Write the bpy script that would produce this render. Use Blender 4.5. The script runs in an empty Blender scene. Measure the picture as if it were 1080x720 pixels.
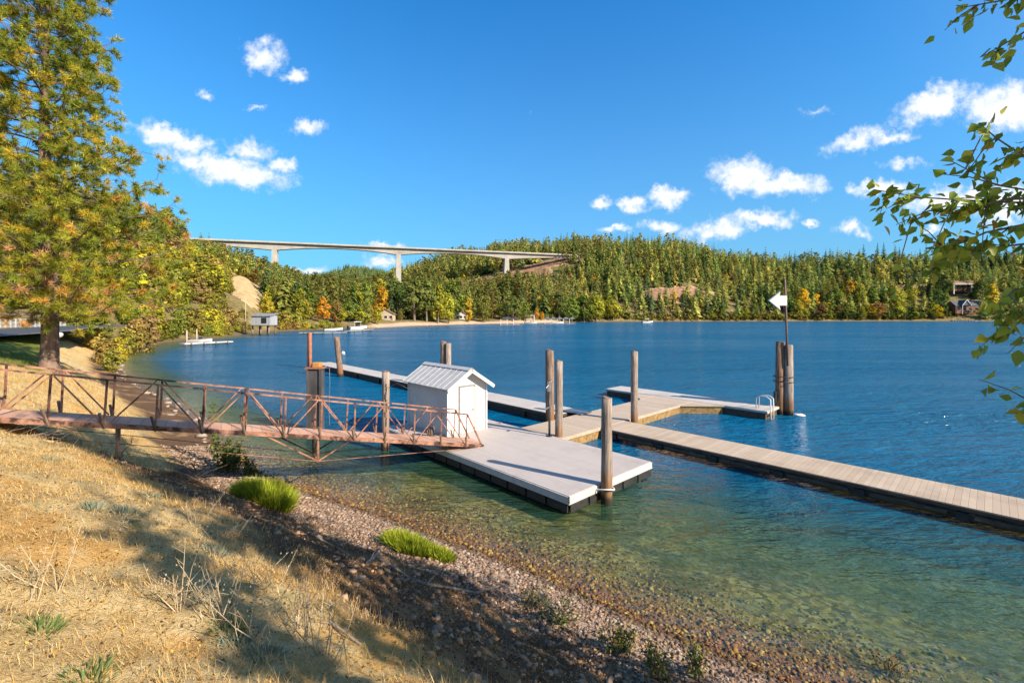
import bpy, bmesh, math, random
import numpy as np
from mathutils import Vector, Matrix

# ------------------------------------------------------------------ camera, sky, sun, exposure
SC = bpy.context.scene
COL = SC.collection
F_PX, V_H, CAM_Z = 475.0, 333.5, 5.2          # focal length and horizon in photo pixels, eye height above the lake
cam_d = bpy.data.cameras.new('camera')
cam_d.sensor_width = 36.0
cam_d.lens = F_PX / 1080 * 36
cam_d.shift_y = -(360 - V_H) / 1080
cam_d.clip_start, cam_d.clip_end = 0.05, 9000
cam = bpy.data.objects.new('camera', cam_d)
cam.location = (0, 0, CAM_Z)
cam.rotation_euler = (math.radians(90), 0, 0)
COL.objects.link(cam)
SC.camera = cam
SC.render.engine = 'CYCLES'
SC.cycles.use_denoising = True
SC.cycles.max_bounces = 8
SC.cycles.diffuse_bounces = 3
SC.cycles.glossy_bounces = 3
SC.cycles.transparent_max_bounces = 16
SC.cycles.caustics_reflective = False
SC.cycles.caustics_refractive = False
SC.view_settings.view_transform = 'Standard'
SC.view_settings.look = 'None'
SC.view_settings.gamma = 1
SC.view_settings.use_curve_mapping = False
SC.view_settings.exposure = 0.82

SUN_H = Vector((0.845, -0.534, 0)).normalized()
SUN_EL = math.radians(32.0)
SUN_DIR = Vector((SUN_H.x * math.cos(SUN_EL), SUN_H.y * math.cos(SUN_EL), math.sin(SUN_EL)))
sun_d = bpy.data.lights.new('sun', 'SUN')
sun_d.energy = 5.0
sun_d.angle = math.radians(0.5)
sun_d.color = (1.0, 0.87, 0.70)
sun = bpy.data.objects.new('sun', sun_d)
sun.rotation_euler = (-SUN_DIR).to_track_quat('-Z', 'Y').to_euler()
sun.location = (30, -20, 60)
COL.objects.link(sun)

# ------------------------------------------------------------------ node helper
class NT:
    def __init__(s, tree):
        s.t = tree
    def n(s, kind, **kw):
        nd = s.t.nodes.new(kind)
        ins = kw.pop('ins', {})
        for k, v in kw.items():
            setattr(nd, k, v)
        for k, v in ins.items():
            if isinstance(v, bpy.types.NodeSocket):
                s.t.links.new(v, nd.inputs[k])
            else:
                nd.inputs[k].default_value = v
        return nd
    def l(s, a, b):
        s.t.links.new(a, b)
    def math(s, op, a, b=0.0, c=0.0, clamp=False):
        nd = s.n('ShaderNodeMath', operation=op, use_clamp=clamp, ins={0: a, 1: b, 2: c})
        return nd.outputs[0]
    def mix(s, f, a, b, blend='MIX'):
        nd = s.n('ShaderNodeMix', data_type='RGBA', blend_type=blend, ins={0: f})
        for k, v in ((6, a), (7, b)):
            if isinstance(v, bpy.types.NodeSocket):
                s.l(v, nd.inputs[k])
            else:
                nd.inputs[k].default_value = (v[0], v[1], v[2], 1)
        return nd.outputs[2]
    def ramp(s, f, pts, interp='LINEAR'):
        nd = s.n('ShaderNodeValToRGB', ins={0: f})
        cr = nd.color_ramp
        cr.interpolation = interp
        while len(cr.elements) < len(pts):
            cr.elements.new(0.5)
        for e, (p, c) in zip(cr.elements, pts):
            e.position = p
            e.color = (c, c, c, 1) if isinstance(c, (int, float)) else (c[0], c[1], c[2], 1)
        return nd.outputs[0]
    def step(s, v, a, b):
        nd = s.n('ShaderNodeMapRange', interpolation_type='SMOOTHSTEP', ins={0: v, 1: a, 2: b, 3: 0.0, 4: 1.0})
        return nd.outputs[0]
    def noise(s, vec, scale, detail=4, rough=0.55, dist=0.0):
        nd = s.n('ShaderNodeTexNoise', ins={'Scale': scale, 'Detail': detail, 'Roughness': rough, 'Distortion': dist})
        if vec is not None:
            s.l(vec, nd.inputs['Vector'])
        return nd.outputs[0]

# ------------------------------------------------------------------ world: Nishita sky with small fair-weather clouds (by direction)
world = bpy.data.worlds.new('World')
SC.world = world
world.use_nodes = True
wt = world.node_tree
wt.nodes.clear()
W = NT(wt)
sky = W.n('ShaderNodeTexSky', sky_type='NISHITA', sun_disc=False)
sky.sun_elevation = SUN_EL
sky.sun_rotation = math.atan2(SUN_H.x, SUN_H.y)
sky.altitude = 600
sky.air_density = 1.25
sky.dust_density = 0.25
sky.ozone_density = 2.0
tcd = W.n('ShaderNodeTexCoord').outputs['Generated']
sund = W.n('ShaderNodeVectorMath', operation='DOT_PRODUCT', ins={0: tcd, 1: tuple(SUN_DIR)}).outputs[1]
sdn = W.step(sund, 0.28, 0.92)          # deep blue away from the sun, pale towards it
SKY_A = W.n('ShaderNodeHueSaturation', ins={'Hue': 0.492, 'Saturation': 1.42, 'Value': 1.0, 'Color': sky.outputs[0]})
skyA = W.mix(1.0, SKY_A.outputs[0], (0.04, 0.97, 1.32), 'MULTIPLY')
SKY_B = W.n('ShaderNodeHueSaturation', ins={'Hue': 0.495, 'Saturation': 1.0, 'Value': 1.1, 'Color': sky.outputs[0]})
skyB = W.mix(1.0, SKY_B.outputs[0], (1.25, 1.0, 0.78), 'MULTIPLY')
skycol = W.mix(sdn, skyA, skyB)
elz = W.n('ShaderNodeSeparateXYZ', ins={0: tcd}).outputs[2]
hz_ = W.math('MULTIPLY', W.math('POWER', W.math('SUBTRACT', 1.0, W.math('ABSOLUTE', elz)), 2.5), 0.95)
skycol = W.mix(hz_, skycol, (1.6, 2.65, 4.4))
tc = W.n('ShaderNodeTexCoord')
sep = W.n('ShaderNodeSeparateXYZ', ins={0: tc.outputs['Generated']})
yy = W.math('MAXIMUM', sep.outputs[1], 0.05)
px_ = W.math('DIVIDE', sep.outputs[0], yy)
pz_ = W.math('DIVIDE', sep.outputs[2], yy)
P = W.n('ShaderNodeCombineXYZ', ins={0: px_, 1: pz_, 2: 0.0}).outputs[0]
wn = W.n('ShaderNodeTexNoise', ins={'Vector': P, 'Scale': 22.0, 'Detail': 5.0, 'Roughness': 0.6})
woff = W.n('ShaderNodeVectorMath', operation='SUBTRACT', ins={0: wn.outputs[1], 1: (0.5, 0.5, 0.5)})
woff = W.n('ShaderNodeVectorMath', operation='SCALE', ins={0: woff.outputs[0], 'Scale': 0.075})
PW = W.n('ShaderNodeVectorMath', operation='ADD', ins={0: P, 1: woff.outputs[0]}).outputs[0]
#         u,   v,   half-w, half-h, rot(deg, + = rising to the right), weight
CLOUDS = [(278, 61, 22, 15, 8, 1), (313, 78, 16, 6, 0, .8), (217, 101, 9, 5, 0, .55), (324, 135, 18, 9, 0, .95), (268, 115, 10, 3, 0, .4),
          (172, 143, 34, 10, -16, .95), (195, 151, 36, 11, -10, 1), (215, 172, 44, 9, -14, .9), (248, 182, 58, 15, -8, 1.05), (262, 157, 25, 11, -12, .85), (294, 172, 17, 7, 0, .8),
          (786, 187, 36, 19, -5, 1.1), (820, 196, 56, 11, 0, 1), (985, 110, 40, 17, 22, 1.1), (1062, 114, 48, 24, 6, 1.15), (905, 148, 34, 10, 18, .85), (940, 146, 26, 8, 6, .9),
          (1010, 210, 60, 13, 4, 1.05), (930, 200, 32, 8, 3, .95), (1062, 215, 46, 20, 4, 1.1), (862, 119, 16, 5, 0, .5), (955, 173, 26, 5, 0, .5), (703, 209, 24, 9, 6, 1), (668, 214, 14, 8, 0, .9), (638, 215, 13, 5, 0, .8),
          (698, 238, 23, 8, 0, .95), (652, 241, 20, 4, 0, .75), (752, 243, 36, 11, 10, .95), (805, 231, 36, 8, 0, 1), (900, 242, 14, 8, 0, 1), (985, 243, 10, 4, 0, .8), (858, 233, 8, 4, 0, .7),
          (402, 276, 20, 7, 0, .95), (405, 258, 24, 4, 0, .75), (325, 287, 22, 5, 0, .75), (560, 120, 1, 1, 0, 0.1)]
acc = None
vert = None
for (cu, cv, hw, hh, rot, wgt) in CLOUDS:
    mp = W.n('ShaderNodeMapping', vector_type='TEXTURE', ins={'Vector': PW, 'Location': ((cu - 540) / F_PX, (V_H - cv) / F_PX, 0),
             'Rotation': (0, 0, math.radians(rot)), 'Scale': (hw * 1.25 / F_PX, hh * 1.35 / F_PX, 1)})
    ln = W.n('ShaderNodeVectorMath', operation='LENGTH', ins={0: mp.outputs[0]})
    s_ = W.math('MULTIPLY_ADD', ln.outputs[1], -wgt, wgt)
    acc = s_ if acc is None else W.math('MAXIMUM', acc, s_)
fine = W.noise(P, 46.0, 6, 0.62)
big = W.noise(P, 17.0, 3, 0.5)
shape = W.math('ADD', acc, W.math('MULTIPLY_ADD', fine, 1.1, -0.62))
shape = W.math('ADD', shape, W.math('MULTIPLY_ADD', big, 0.7, -0.35))
dens = W.step(shape, -0.12, 0.66)
front = W.step(sep.outputs[1], 0.06, 0.12)
dens = W.math('MULTIPLY', W.math('MULTIPLY', dens, front), 0.96)
cl_t = W.step(W.math('ADD', shape, W.math('MULTIPLY_ADD', fine, 0.8, -0.4)), 0.05, 1.0)
cloudcol = W.mix(cl_t, (4.6, 5.2, 6.0), (6.4, 6.5, 6.7))
final = W.mix(dens, skycol, cloudcol)
bg = W.n('ShaderNodeBackground', ins={'Color': final, 'Strength': 0.10})
wo = W.n('ShaderNodeOutputWorld', ins={'Surface': bg.outputs[0]})

# ------------------------------------------------------------------ materials
MATS = {}
def new_mat(name):
    m = bpy.data.materials.new(name)
    m.use_nodes = True
    m.node_tree.nodes.clear()
    MATS[name] = m
    return m, NT(m.node_tree)

def surf(N, shader, disp=None):
    N.n('ShaderNodeOutputMaterial', ins={'Surface': shader})

def pbsdf(N, color, rough=0.7, metal=0.0, normal=None, spec=0.4):
    ins = {'Base Color': color if isinstance(color, bpy.types.NodeSocket) else (color[0], color[1], color[2], 1),
           'Roughness': rough, 'Metallic': metal, 'Specular IOR Level': spec}
    nd = N.n('ShaderNodeBsdfPrincipled', ins=ins)
    if normal is not None:
        N.l(normal, nd.inputs['Normal'])
    return nd.outputs[0]

def bump(N, h, strength=0.5, dist=0.02):
    return N.n('ShaderNodeBump', ins={'Strength': strength, 'Distance': dist, 'Height': h}).outputs[0]

def mat_noise(name, c1, c2, scale=3.0, rough=0.75, metal=0.0, bstr=0.3, bdist=0.01, stretch=(1, 1, 1), c3=None, spec=0.4, c3lo=0.55, c3hi=0.7):
    m, N = new_mat(name)
    co = N.n('ShaderNodeTexCoord').outputs['Object']
    mp = N.n('ShaderNodeMapping', ins={'Vector': co, 'Scale': stretch}).outputs[0]
    n1 = N.noise(mp, scale, 6, 0.65)
    col = N.mix(N.step(n1, 0.3, 0.7), c1, c2)
    if c3 is not None:
        n2 = N.noise(mp, scale * 0.45, 5, 0.7)
        col = N.mix(N.step(n2, c3lo, c3hi), col, c3)
    nb = N.noise(mp, scale * 3, 5, 0.6)
    surf(N, pbsdf(N, col, rough, metal, bump(N, nb, bstr, bdist), spec))
    return m

def mat_leaf(name, transl=0.3, vary=0.25, hue=0.0):
    """foliage: the leaf's own colour comes from the point attribute 'col'"""
    m, N = new_mat(name)
    a = N.n('ShaderNodeAttribute', attribute_name='col').outputs[0]
    oi = N.n('ShaderNodeObjectInfo').outputs['Random']
    val = N.math('MULTIPLY_ADD', oi, vary * 2, 1 - vary)
    oi2 = N.math('FRACT', N.math('MULTIPLY', oi, 7.31))
    hs = N.n('ShaderNodeHueSaturation', ins={'Color': a, 'Value': val, 'Saturation': 1.0, 'Hue': N.math('MULTIPLY_ADD', oi2, -0.035, 0.512)})
    d = N.n('ShaderNodeBsdfDiffuse', ins={'Color': hs.outputs[0]})
    t = N.n('ShaderNodeBsdfTranslucent', ins={'Color': hs.outputs[0]})
    mx = N.n('ShaderNodeMixShader', ins={0: transl, 1: d.outputs[0], 2: t.outputs[0]})
    surf(N, mx.outputs[0])
    return m

# ------------------------------------------------------------------ object helpers
def tag(o, label=None, cat=None, group=None, kind=None):
    if label: o['label'] = label
    if cat: o['category'] = cat
    if group: o['group'] = group
    if kind: o['kind'] = kind
    return o

def thing(name, label, cat, loc=(0, 0, 0), group=None):
    o = bpy.data.objects.new(name, None)
    o.empty_display_size = 0.2
    o.location = loc
    COL.objects.link(o)
    return tag(o, label, cat, group)

def root_loc(o):
    v = Vector((0, 0, 0))
    while o is not None:
        v += o.location
        o = o.parent
    return v

def link_mesh(name, me, mat, parent=None):
    if not isinstance(mat, (list, tuple)):
        mat = [mat]
    for m in mat:
        me.materials.append(m)
    o = bpy.data.objects.new(name, me)
    COL.objects.link(o)
    if parent is not None:
        o.parent = parent
    return o

class MB:
    """collects polygons; build() links them as ONE mesh object (world coordinates, re-based on the parent)"""
    def __init__(s):
        s.v, s.f, s.mi = [], [], []
        s.cur = 0
    def add(s, vs, fs):
        b = len(s.v)
        s.v += [tuple(p) for p in vs]
        for f in fs:
            s.f.append([b + i for i in f])
            s.mi.append(s.cur)
        return s
    def obox(s, c, ex, ey, ez):
        c, ex, ey, ez = Vector(c), Vector(ex), Vector(ey), Vector(ez)
        if ex.cross(ey).dot(ez) < 0:
            ex = -ex
        vs = [c + i * ex + j * ey + k * ez for k in (-1, 1) for j in (-1, 1) for i in (-1, 1)]
        return s.add(vs, [(0, 2, 3, 1), (4, 5, 7, 6), (0, 1, 5, 4), (2, 6, 7, 3), (0, 4, 6, 2), (1, 3, 7, 5)])
    def beam(s, a, b, w, h, up=(0, 0, 1)):
        a, b = Vector(a), Vector(b)
        d = (b - a)
        dn = d.normalized()
        u = Vector(up)
        if abs(dn.dot(u)) > 0.97:
            u = Vector((1, 0, 0))
        sx = dn.cross(u).normalized()
        sz = sx.cross(dn).normalized()
        return s.obox((a + b) / 2, d / 2, sx * w / 2, sz * h / 2)
    def tube(s, pts, radii, seg=8, cap=True, wob=0.0, rng=None):
        pts = [Vector(p) for p in pts]
        if not isinstance(radii, (list, tuple)):
            radii = [radii] * len(pts)
        b = len(s.v)
        ref = None
        for i, p in enumerate(pts):
            d = (pts[min(i + 1, len(pts) - 1)] - pts[max(i - 1, 0)]).normalized()
            if ref is None:
                ref = Vector((0, 0, 1)) if abs(d.z) < 0.9 else Vector((1, 0, 0))
            x = d.cross(ref)
            if x.length < 1e-4:
                x = d.cross(Vector((0, 1, 0)))
            x.normalize()
            y = d.cross(x).normalized()
            ref = -x.cross(d).normalized() if False else ref
            for k in range(seg):
                a = 2 * math.pi * k / seg
                r = radii[i] * (1 + (wob * (rng.random() - .5) * 2 if wob else 0))
                s.v.append(tuple(p + (x * math.cos(a) + y * math.sin(a)) * r))
        n = len(pts)
        for i in range(n - 1):
            for k in range(seg):
                k2 = (k + 1) % seg
                s.f.append([b + i * seg + k, b + i * seg + k2, b + (i + 1) * seg + k2, b + (i + 1) * seg + k])
                s.mi.append(s.cur)
        if cap:
            s.f.append([b + k for k in range(seg)][::-1]); s.mi.append(s.cur)
            s.f.append([b + (n - 1) * seg + k for k in range(seg)]); s.mi.append(s.cur)
        return s
    def prism(s, poly, z0, z1):
        n = len(poly)
        vs = [(p[0], p[1], z0) for p in poly] + [(p[0], p[1], z1) for p in poly]
        fs = [list(range(n))[::-1], list(range(n, 2 * n))] + [(i, (i + 1) % n, n + (i + 1) % n, n + i) for i in range(n)]
        return s.add(vs, fs)
    def build(s, name, mat, parent=None, smooth=False, bevel=0.0):
        off = root_loc(parent) if parent is not None else Vector((0, 0, 0))
        me = bpy.data.meshes.new(name)
        me.from_pydata([(p[0] - off.x, p[1] - off.y, p[2] - off.z) for p in s.v], [], s.f)
        if isinstance(mat, (list, tuple)):
            me.polygons.foreach_set('material_index', s.mi)
        bm = bmesh.new(); bm.from_mesh(me)
        bmesh.ops.recalc_face_normals(bm, faces=bm.faces)
        bm.to_mesh(me); bm.free()
        if smooth:
            me.polygons.foreach_set('use_smooth', [True] * len(me.polygons))
        o = link_mesh(name, me, mat, parent)
        if bevel:
            md = o.modifiers.new('bevel', 'BEVEL')
            md.width = bevel; md.segments = 2; md.limit_method = 'ANGLE'
        return o

def mesh_np(name, V, Fc, col=None, attrs=None, smooth=False, matidx=None):
    """fast mesh from arrays; Fc is (M,k)"""
    V = np.asarray(V, dtype=np.float32); Fc = np.asarray(Fc, dtype=np.int32)
    me = bpy.data.meshes.new(name)
    M, k = Fc.shape
    me.vertices.add(len(V)); me.vertices.foreach_set('co', V.ravel())
    me.loops.add(M * k); me.loops.foreach_set('vertex_index', Fc.ravel())
    me.polygons.add(M)
    me.polygons.foreach_set('loop_start', np.arange(0, M * k, k, dtype=np.int32))
    if smooth:
        me.polygons.foreach_set('use_smooth', np.ones(M, dtype=bool))
    if matidx is not None:
        me.polygons.foreach_set('material_index', np.asarray(matidx, dtype=np.int32))
    me.update(calc_edges=True)
    if col is not None:
        a = me.attributes.new('col', 'FLOAT_COLOR', 'POINT')
        c = np.ones((len(V), 4), dtype=np.float32); c[:, :3] = col
        a.data.foreach_set('color', c.ravel())
    for nm, arr in (attrs or {}).items():
        a = me.attributes.new(nm, 'FLOAT', 'POINT')
        a.data.foreach_set('value', np.asarray(arr, dtype=np.float32))
    return me

def copy_thing(src, loc, rz=0.0, sc=(1, 1, 1), label=None, group=None):
    c = src.copy(); COL.objects.link(c)
    c.location = loc; c.rotation_euler = (0, 0, rz); c.scale = sc
    if label: c['label'] = label
    if group: c['group'] = group
    for ch in src.children:
        d = ch.copy(); COL.objects.link(d); d.parent = c
        for g in ch.children:
            e = g.copy(); COL.objects.link(e); e.parent = d
    return c

# ------------------------------------------------------------------ noise in numpy
def _hash(ix, iy, seed):
    h = (ix.astype(np.int64) * 374761393 + iy.astype(np.int64) * 668265263 + seed * 1442695041) & 0xFFFFFFFF
    h = ((h ^ (h >> 13)) * 1274126177) & 0xFFFFFFFF
    return ((h ^ (h >> 16)) & 0xFFFF) / 65535.0
def vnoise(x, y, seed=0):
    x0, y0 = np.floor(x), np.floor(y)
    fx, fy = x - x0, y - y0
    fx = fx * fx * (3 - 2 * fx); fy = fy * fy * (3 - 2 * fy)
    a = _hash(x0, y0, seed); b = _hash(x0 + 1, y0, seed); c = _hash(x0, y0 + 1, seed); d = _hash(x0 + 1, y0 + 1, seed)
    return (a * (1 - fx) + b * fx) * (1 - fy) + (c * (1 - fx) + d * fx) * fy
def fbm(x, y, octv=4, seed=0):
    t, amp, tot = 0, 1.0, 0
    for o in range(octv):
        t = t + amp * (vnoise(x * 2 ** o + 17.3 * o, y * 2 ** o - 9.1 * o, seed + o) - 0.5)
        tot += amp; amp *= 0.5
    return t / tot * 2
def sstep(a, b, x):
    t = np.clip((x - a) / (b - a), 0, 1)
    return t * t * (3 - 2 * t)
# ------------------------------------------------------------------ the lie of the land
SHORE = [(900, 120), (700, 400), (530, 449), (460, 472), (310, 475), (151, 449), (61, 412), (15, 353), (-26, 309), (-57, 247), (-66, 198), (-80, 160), (-85, 150),
         (-73, 117), (-70.6, 93), (-63, 74), (-55, 64), (-44, 50), (-34.4, 40), (-26.5, 32.3), (-19.1, 25.6), (-14.5, 21.2), (-11.8, 18.1), (-8.9, 15.3), (-6.6, 13.6),
         (-3.5, 11.8), (-1.3, 10.3), (.39, 9.16), (1.7, 8.06), (2.5, 7.38), (3.2, 6.9), (3.9, 6.39), (8, 3.6), (14, 0), (25, -6), (60, -20), (200, -60), (900, -150)]
SH = np.array(SHORE, float)
def shore_d(x, y):
    """signed distance to the water's edge: positive on land"""
    x = np.asarray(x, float); y = np.asarray(y, float)
    best = np.full(x.shape, 1e9)
    inside = np.zeros(x.shape, bool)
    n = len(SH)
    for i in range(n):
        ax, ay = SH[i]; bx, by = SH[(i + 1) % n]
        dx, dy = bx - ax, by - ay
        t = np.clip(((x - ax) * dx + (y - ay) * dy) / (dx * dx + dy * dy), 0, 1)
        if i < n - 1:
            best = np.minimum(best, np.hypot(x - ax - t * dx, y - ay - t * dy))
        cr = ((ay > y) != (by > y)) & (x < (bx - ax) * (y - ay) / (by - ay + 1e-12) + ax)
        inside ^= cr
    return np.where(inside, -best, best)

TAB = {  # photo column -> ground profile (distance ahead, height)
    -300: [(40, 3.6), (62, 3.7), (95, 14), (200, 60), (400, 120), (800, 150), (1500, 170)],
    0:    [(40, 3.6), (64, 3.7), (85, 9), (120, 20), (200, 50), (400, 96), (800, 110), (1500, 130)],
    60:   [(40, 3.4), (64, 3.5), (85, 7), (120, 17), (200, 46), (400, 90), (800, 100), (1500, 120)],
    110:  [(60, 2), (72, 3.2), (90, 7), (120, 15), (200, 40), (300, 62), (400, 80), (800, 90), (1500, 100)],
    150:  [(75, 0), (85, 3), (120, 15), (200, 35), (300, 52), (400, 68), (500, 72), (800, 70), (1500, 90)],
    215:  [(105, 0), (112, 2.5), (140, 12), (200, 26), (300, 42), (450, 64), (489, 72), (600, 68), (900, 60), (1500, 90)],
    250:  [(115, 0), (122, 2.5), (160, 10), (220, 20), (300, 32), (420, 46), (489, 56), (600, 52), (900, 50), (1500, 90)],
    290:  [(154, 0), (165, 2), (220, 12), (320, 25), (420, 33), (510, 38), (600, 40), (800, 44), (1500, 105), (1900, 90)],
    340:  [(175, 0), (185, 1.8), (260, 8), (350, 14), (450, 20), (560, 25), (800, 30), (1200, 60), (1500, 135), (1900, 120)],
    370:  [(195, 0), (205, 1.6), (280, 6), (380, 10), (500, 15), (650, 22), (900, 45), (1200, 80), (1500, 160), (1900, 130)],
    420:  [(240, 0), (250, 1.5), (300, 3), (420, 8), (550, 20), (650, 42), (800, 70), (900, 76), (1200, 90), (1500, 135), (1900, 110)],
    480:  [(290, 0), (300, 1.5), (340, 2.5), (450, 14), (560, 32), (600, 52), (650, 72), (800, 98), (950, 102), (1500, 90)],
    534:  [(330, 0), (340, 1.5), (370, 3), (450, 18), (505, 27), (560, 47), (591, 58), (650, 78), (750, 106), (850, 110), (1500, 90)],
    607:  [(400, 0), (410, 1.5), (430, 4), (500, 28), (560, 54), (620, 83), (700, 104), (780, 114), (1500, 90)],
    700:  [(440, 0), (448, 2), (500, 30), (560, 60), (620, 84), (720, 104), (820, 112), (1500, 90)],
    760:  [(455, 0), (462, 2), (520, 32), (600, 64), (700, 86), (800, 90), (1500, 80)],
    850:  [(470, 0), (476, 2), (520, 26), (600, 54), (650, 64), (800, 68), (1500, 70)],
    950:  [(472, 0), (480, 2), (520, 26), (580, 52), (620, 64), (800, 68), (1500, 70)],
    1080: [(460, 0), (468, 3), (520, 32), (600, 66), (800, 76), (1500, 80)],
    1300: [(430, 0), (440, 3), (520, 45), (700, 85), (1500, 90)],
}
TU = np.array(sorted(TAB), float)
TYS = np.linspace(30, 2000, 986)
TZ = np.array([np.interp(TYS, [a for a, b in TAB[int(u)]], [b for a, b in TAB[int(u)]]) for u in TU])
def far_z(x, y):
    r = np.hypot(x, y)
    yt = np.clip(np.maximum(y, r * 0.42), 31, 1990)
    u = 540 + F_PX * x / np.maximum(y, np.maximum(r * 0.3, 1e-3))
    u = np.clip(u, TU[0] + 1e-3, TU[-1] - 1e-3)
    i = np.clip(np.searchsorted(TU, u) - 1, 0, len(TU) - 2)
    fu = (u - TU[i]) / (TU[i + 1] - TU[i]); fu = fu * fu * (3 - 2 * fu)
    fy = (yt - 30) / 2.0
    j = np.clip(fy.astype(int), 0, len(TYS) - 2); fy = fy - j
    g = lambda ii: TZ[ii, j] * (1 - fy) + TZ[ii, j + 1] * fy
    return g(i) * (1 - fu) + g(i + 1) * fu
# the rays are not bent at the surface, so the bed lies at its APPARENT depth (a bit under half the true one)
PROF_D = [-60, -40, -15, -8, -4, -1.2, 0, 1.6, 3, 4.84, 6, 7, 8, 12, 20, 100]
PROF_Z = [-10, -7, -2.3, -.98, -.42, -.12, 0, .32, 1.15, 2.35, 3.0, 3.36, 3.52, 3.64, 3.66, 3.66]
GUL_A, GUL_B = np.array((-12.2, 9.0)), np.array((-7.9, 12.2))
def ground_z(x, y, d=None):
    x = np.asarray(x, float); y = np.asarray(y, float)
    if d is None:
        d = shore_d(x, y)
    r = np.hypot(x, y)
    dn = d + fbm(x * .35, y * .35, 3, 5) * .45 * sstep(.3, 2, np.abs(d)) * (1 - sstep(10, 16, d))
    dn = np.where(dn < 0, dn * (1 + 1.3 * sstep(14, 24, y)), dn)      # the cove drops off faster
    zn = np.interp(dn, PROF_D, PROF_Z)
    rough = (1 - sstep(7, 14, d)) * sstep(-.2, 2.5, d)
    zn = zn + (fbm(x * .8, y * .8, 4, 1) * .13 + fbm(x * 3.1, y * 3.1, 3, 2) * .045) * (0.22 + rough) * (1 - .8 * sstep(13, 17, d)) * sstep(-1.5, 1.2, d)
    zn = zn + fbm(x * .9, y * .9, 4, 8) * .10 * (1 - sstep(-1.5, .0, d)) * sstep(-12, -2, d)
    # eroded gully under the gangway
    ab = GUL_B - GUL_A
    t = np.clip(((x - GUL_A[0]) * ab[0] + (y - GUL_A[1]) * ab[1]) / (ab @ ab), 0, 1)
    gd = np.hypot(x - GUL_A[0] - t * ab[0], y - GUL_A[1] - t * ab[1]) + fbm(x, y, 3, 3) * .2
    zn = zn - .62 * (1 - sstep(.15, .62, gd)) * sstep(0.0, .15, t)
    zf = far_z(x, y)
    land = sstep(0, 14, d) * zf + .14 * np.minimum(np.maximum(d, 0), 8)
    land = land + fbm(x * .02, y * .02, 4, 21) * 5.0 * sstep(15, 60, d) + fbm(x * .12, y * .12, 3, 23) * .8 * sstep(6, 25, d)
    zf = np.where(d > 0, land, np.interp(d, PROF_D, PROF_Z))
    w = sstep(62, 98, r)
    return zn * (1 - w) + zf * w
def gz(x, y):
    return float(ground_z(np.array([x]), np.array([y]))[0])
def at(u, Y):
    return ((u - 540) / F_PX * Y, Y)
def px(u, v, z):
    Y = F_PX * (CAM_Z - z) / (v - V_H)
    return Vector(((u - 540) / F_PX * Y, Y, z))

def grid_faces(nx, ny):
    i = np.arange(nx - 1)[None, :]; j = np.arange(ny - 1)[:, None]
    a = j * nx + i
    return np.stack([a, a + 1, a + 1 + nx, a + nx], -1).reshape(-1, 4)

# ---- near bank and lake bed
xs = np.concatenate([np.arange(-56, -13, .5), np.arange(-13, 6, .065), np.arange(6, 46, .5)])
ys = np.concatenate([np.arange(-34, 0, .5), np.arange(0, 17, .065), np.arange(17, 72, .4)])
GX, GY = np.meshgrid(xs, ys)
GX, GY = GX.ravel(), GY.ravel()
GD = shore_d(GX, GY)
GZ = ground_z(GX, GY, GD)

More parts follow.
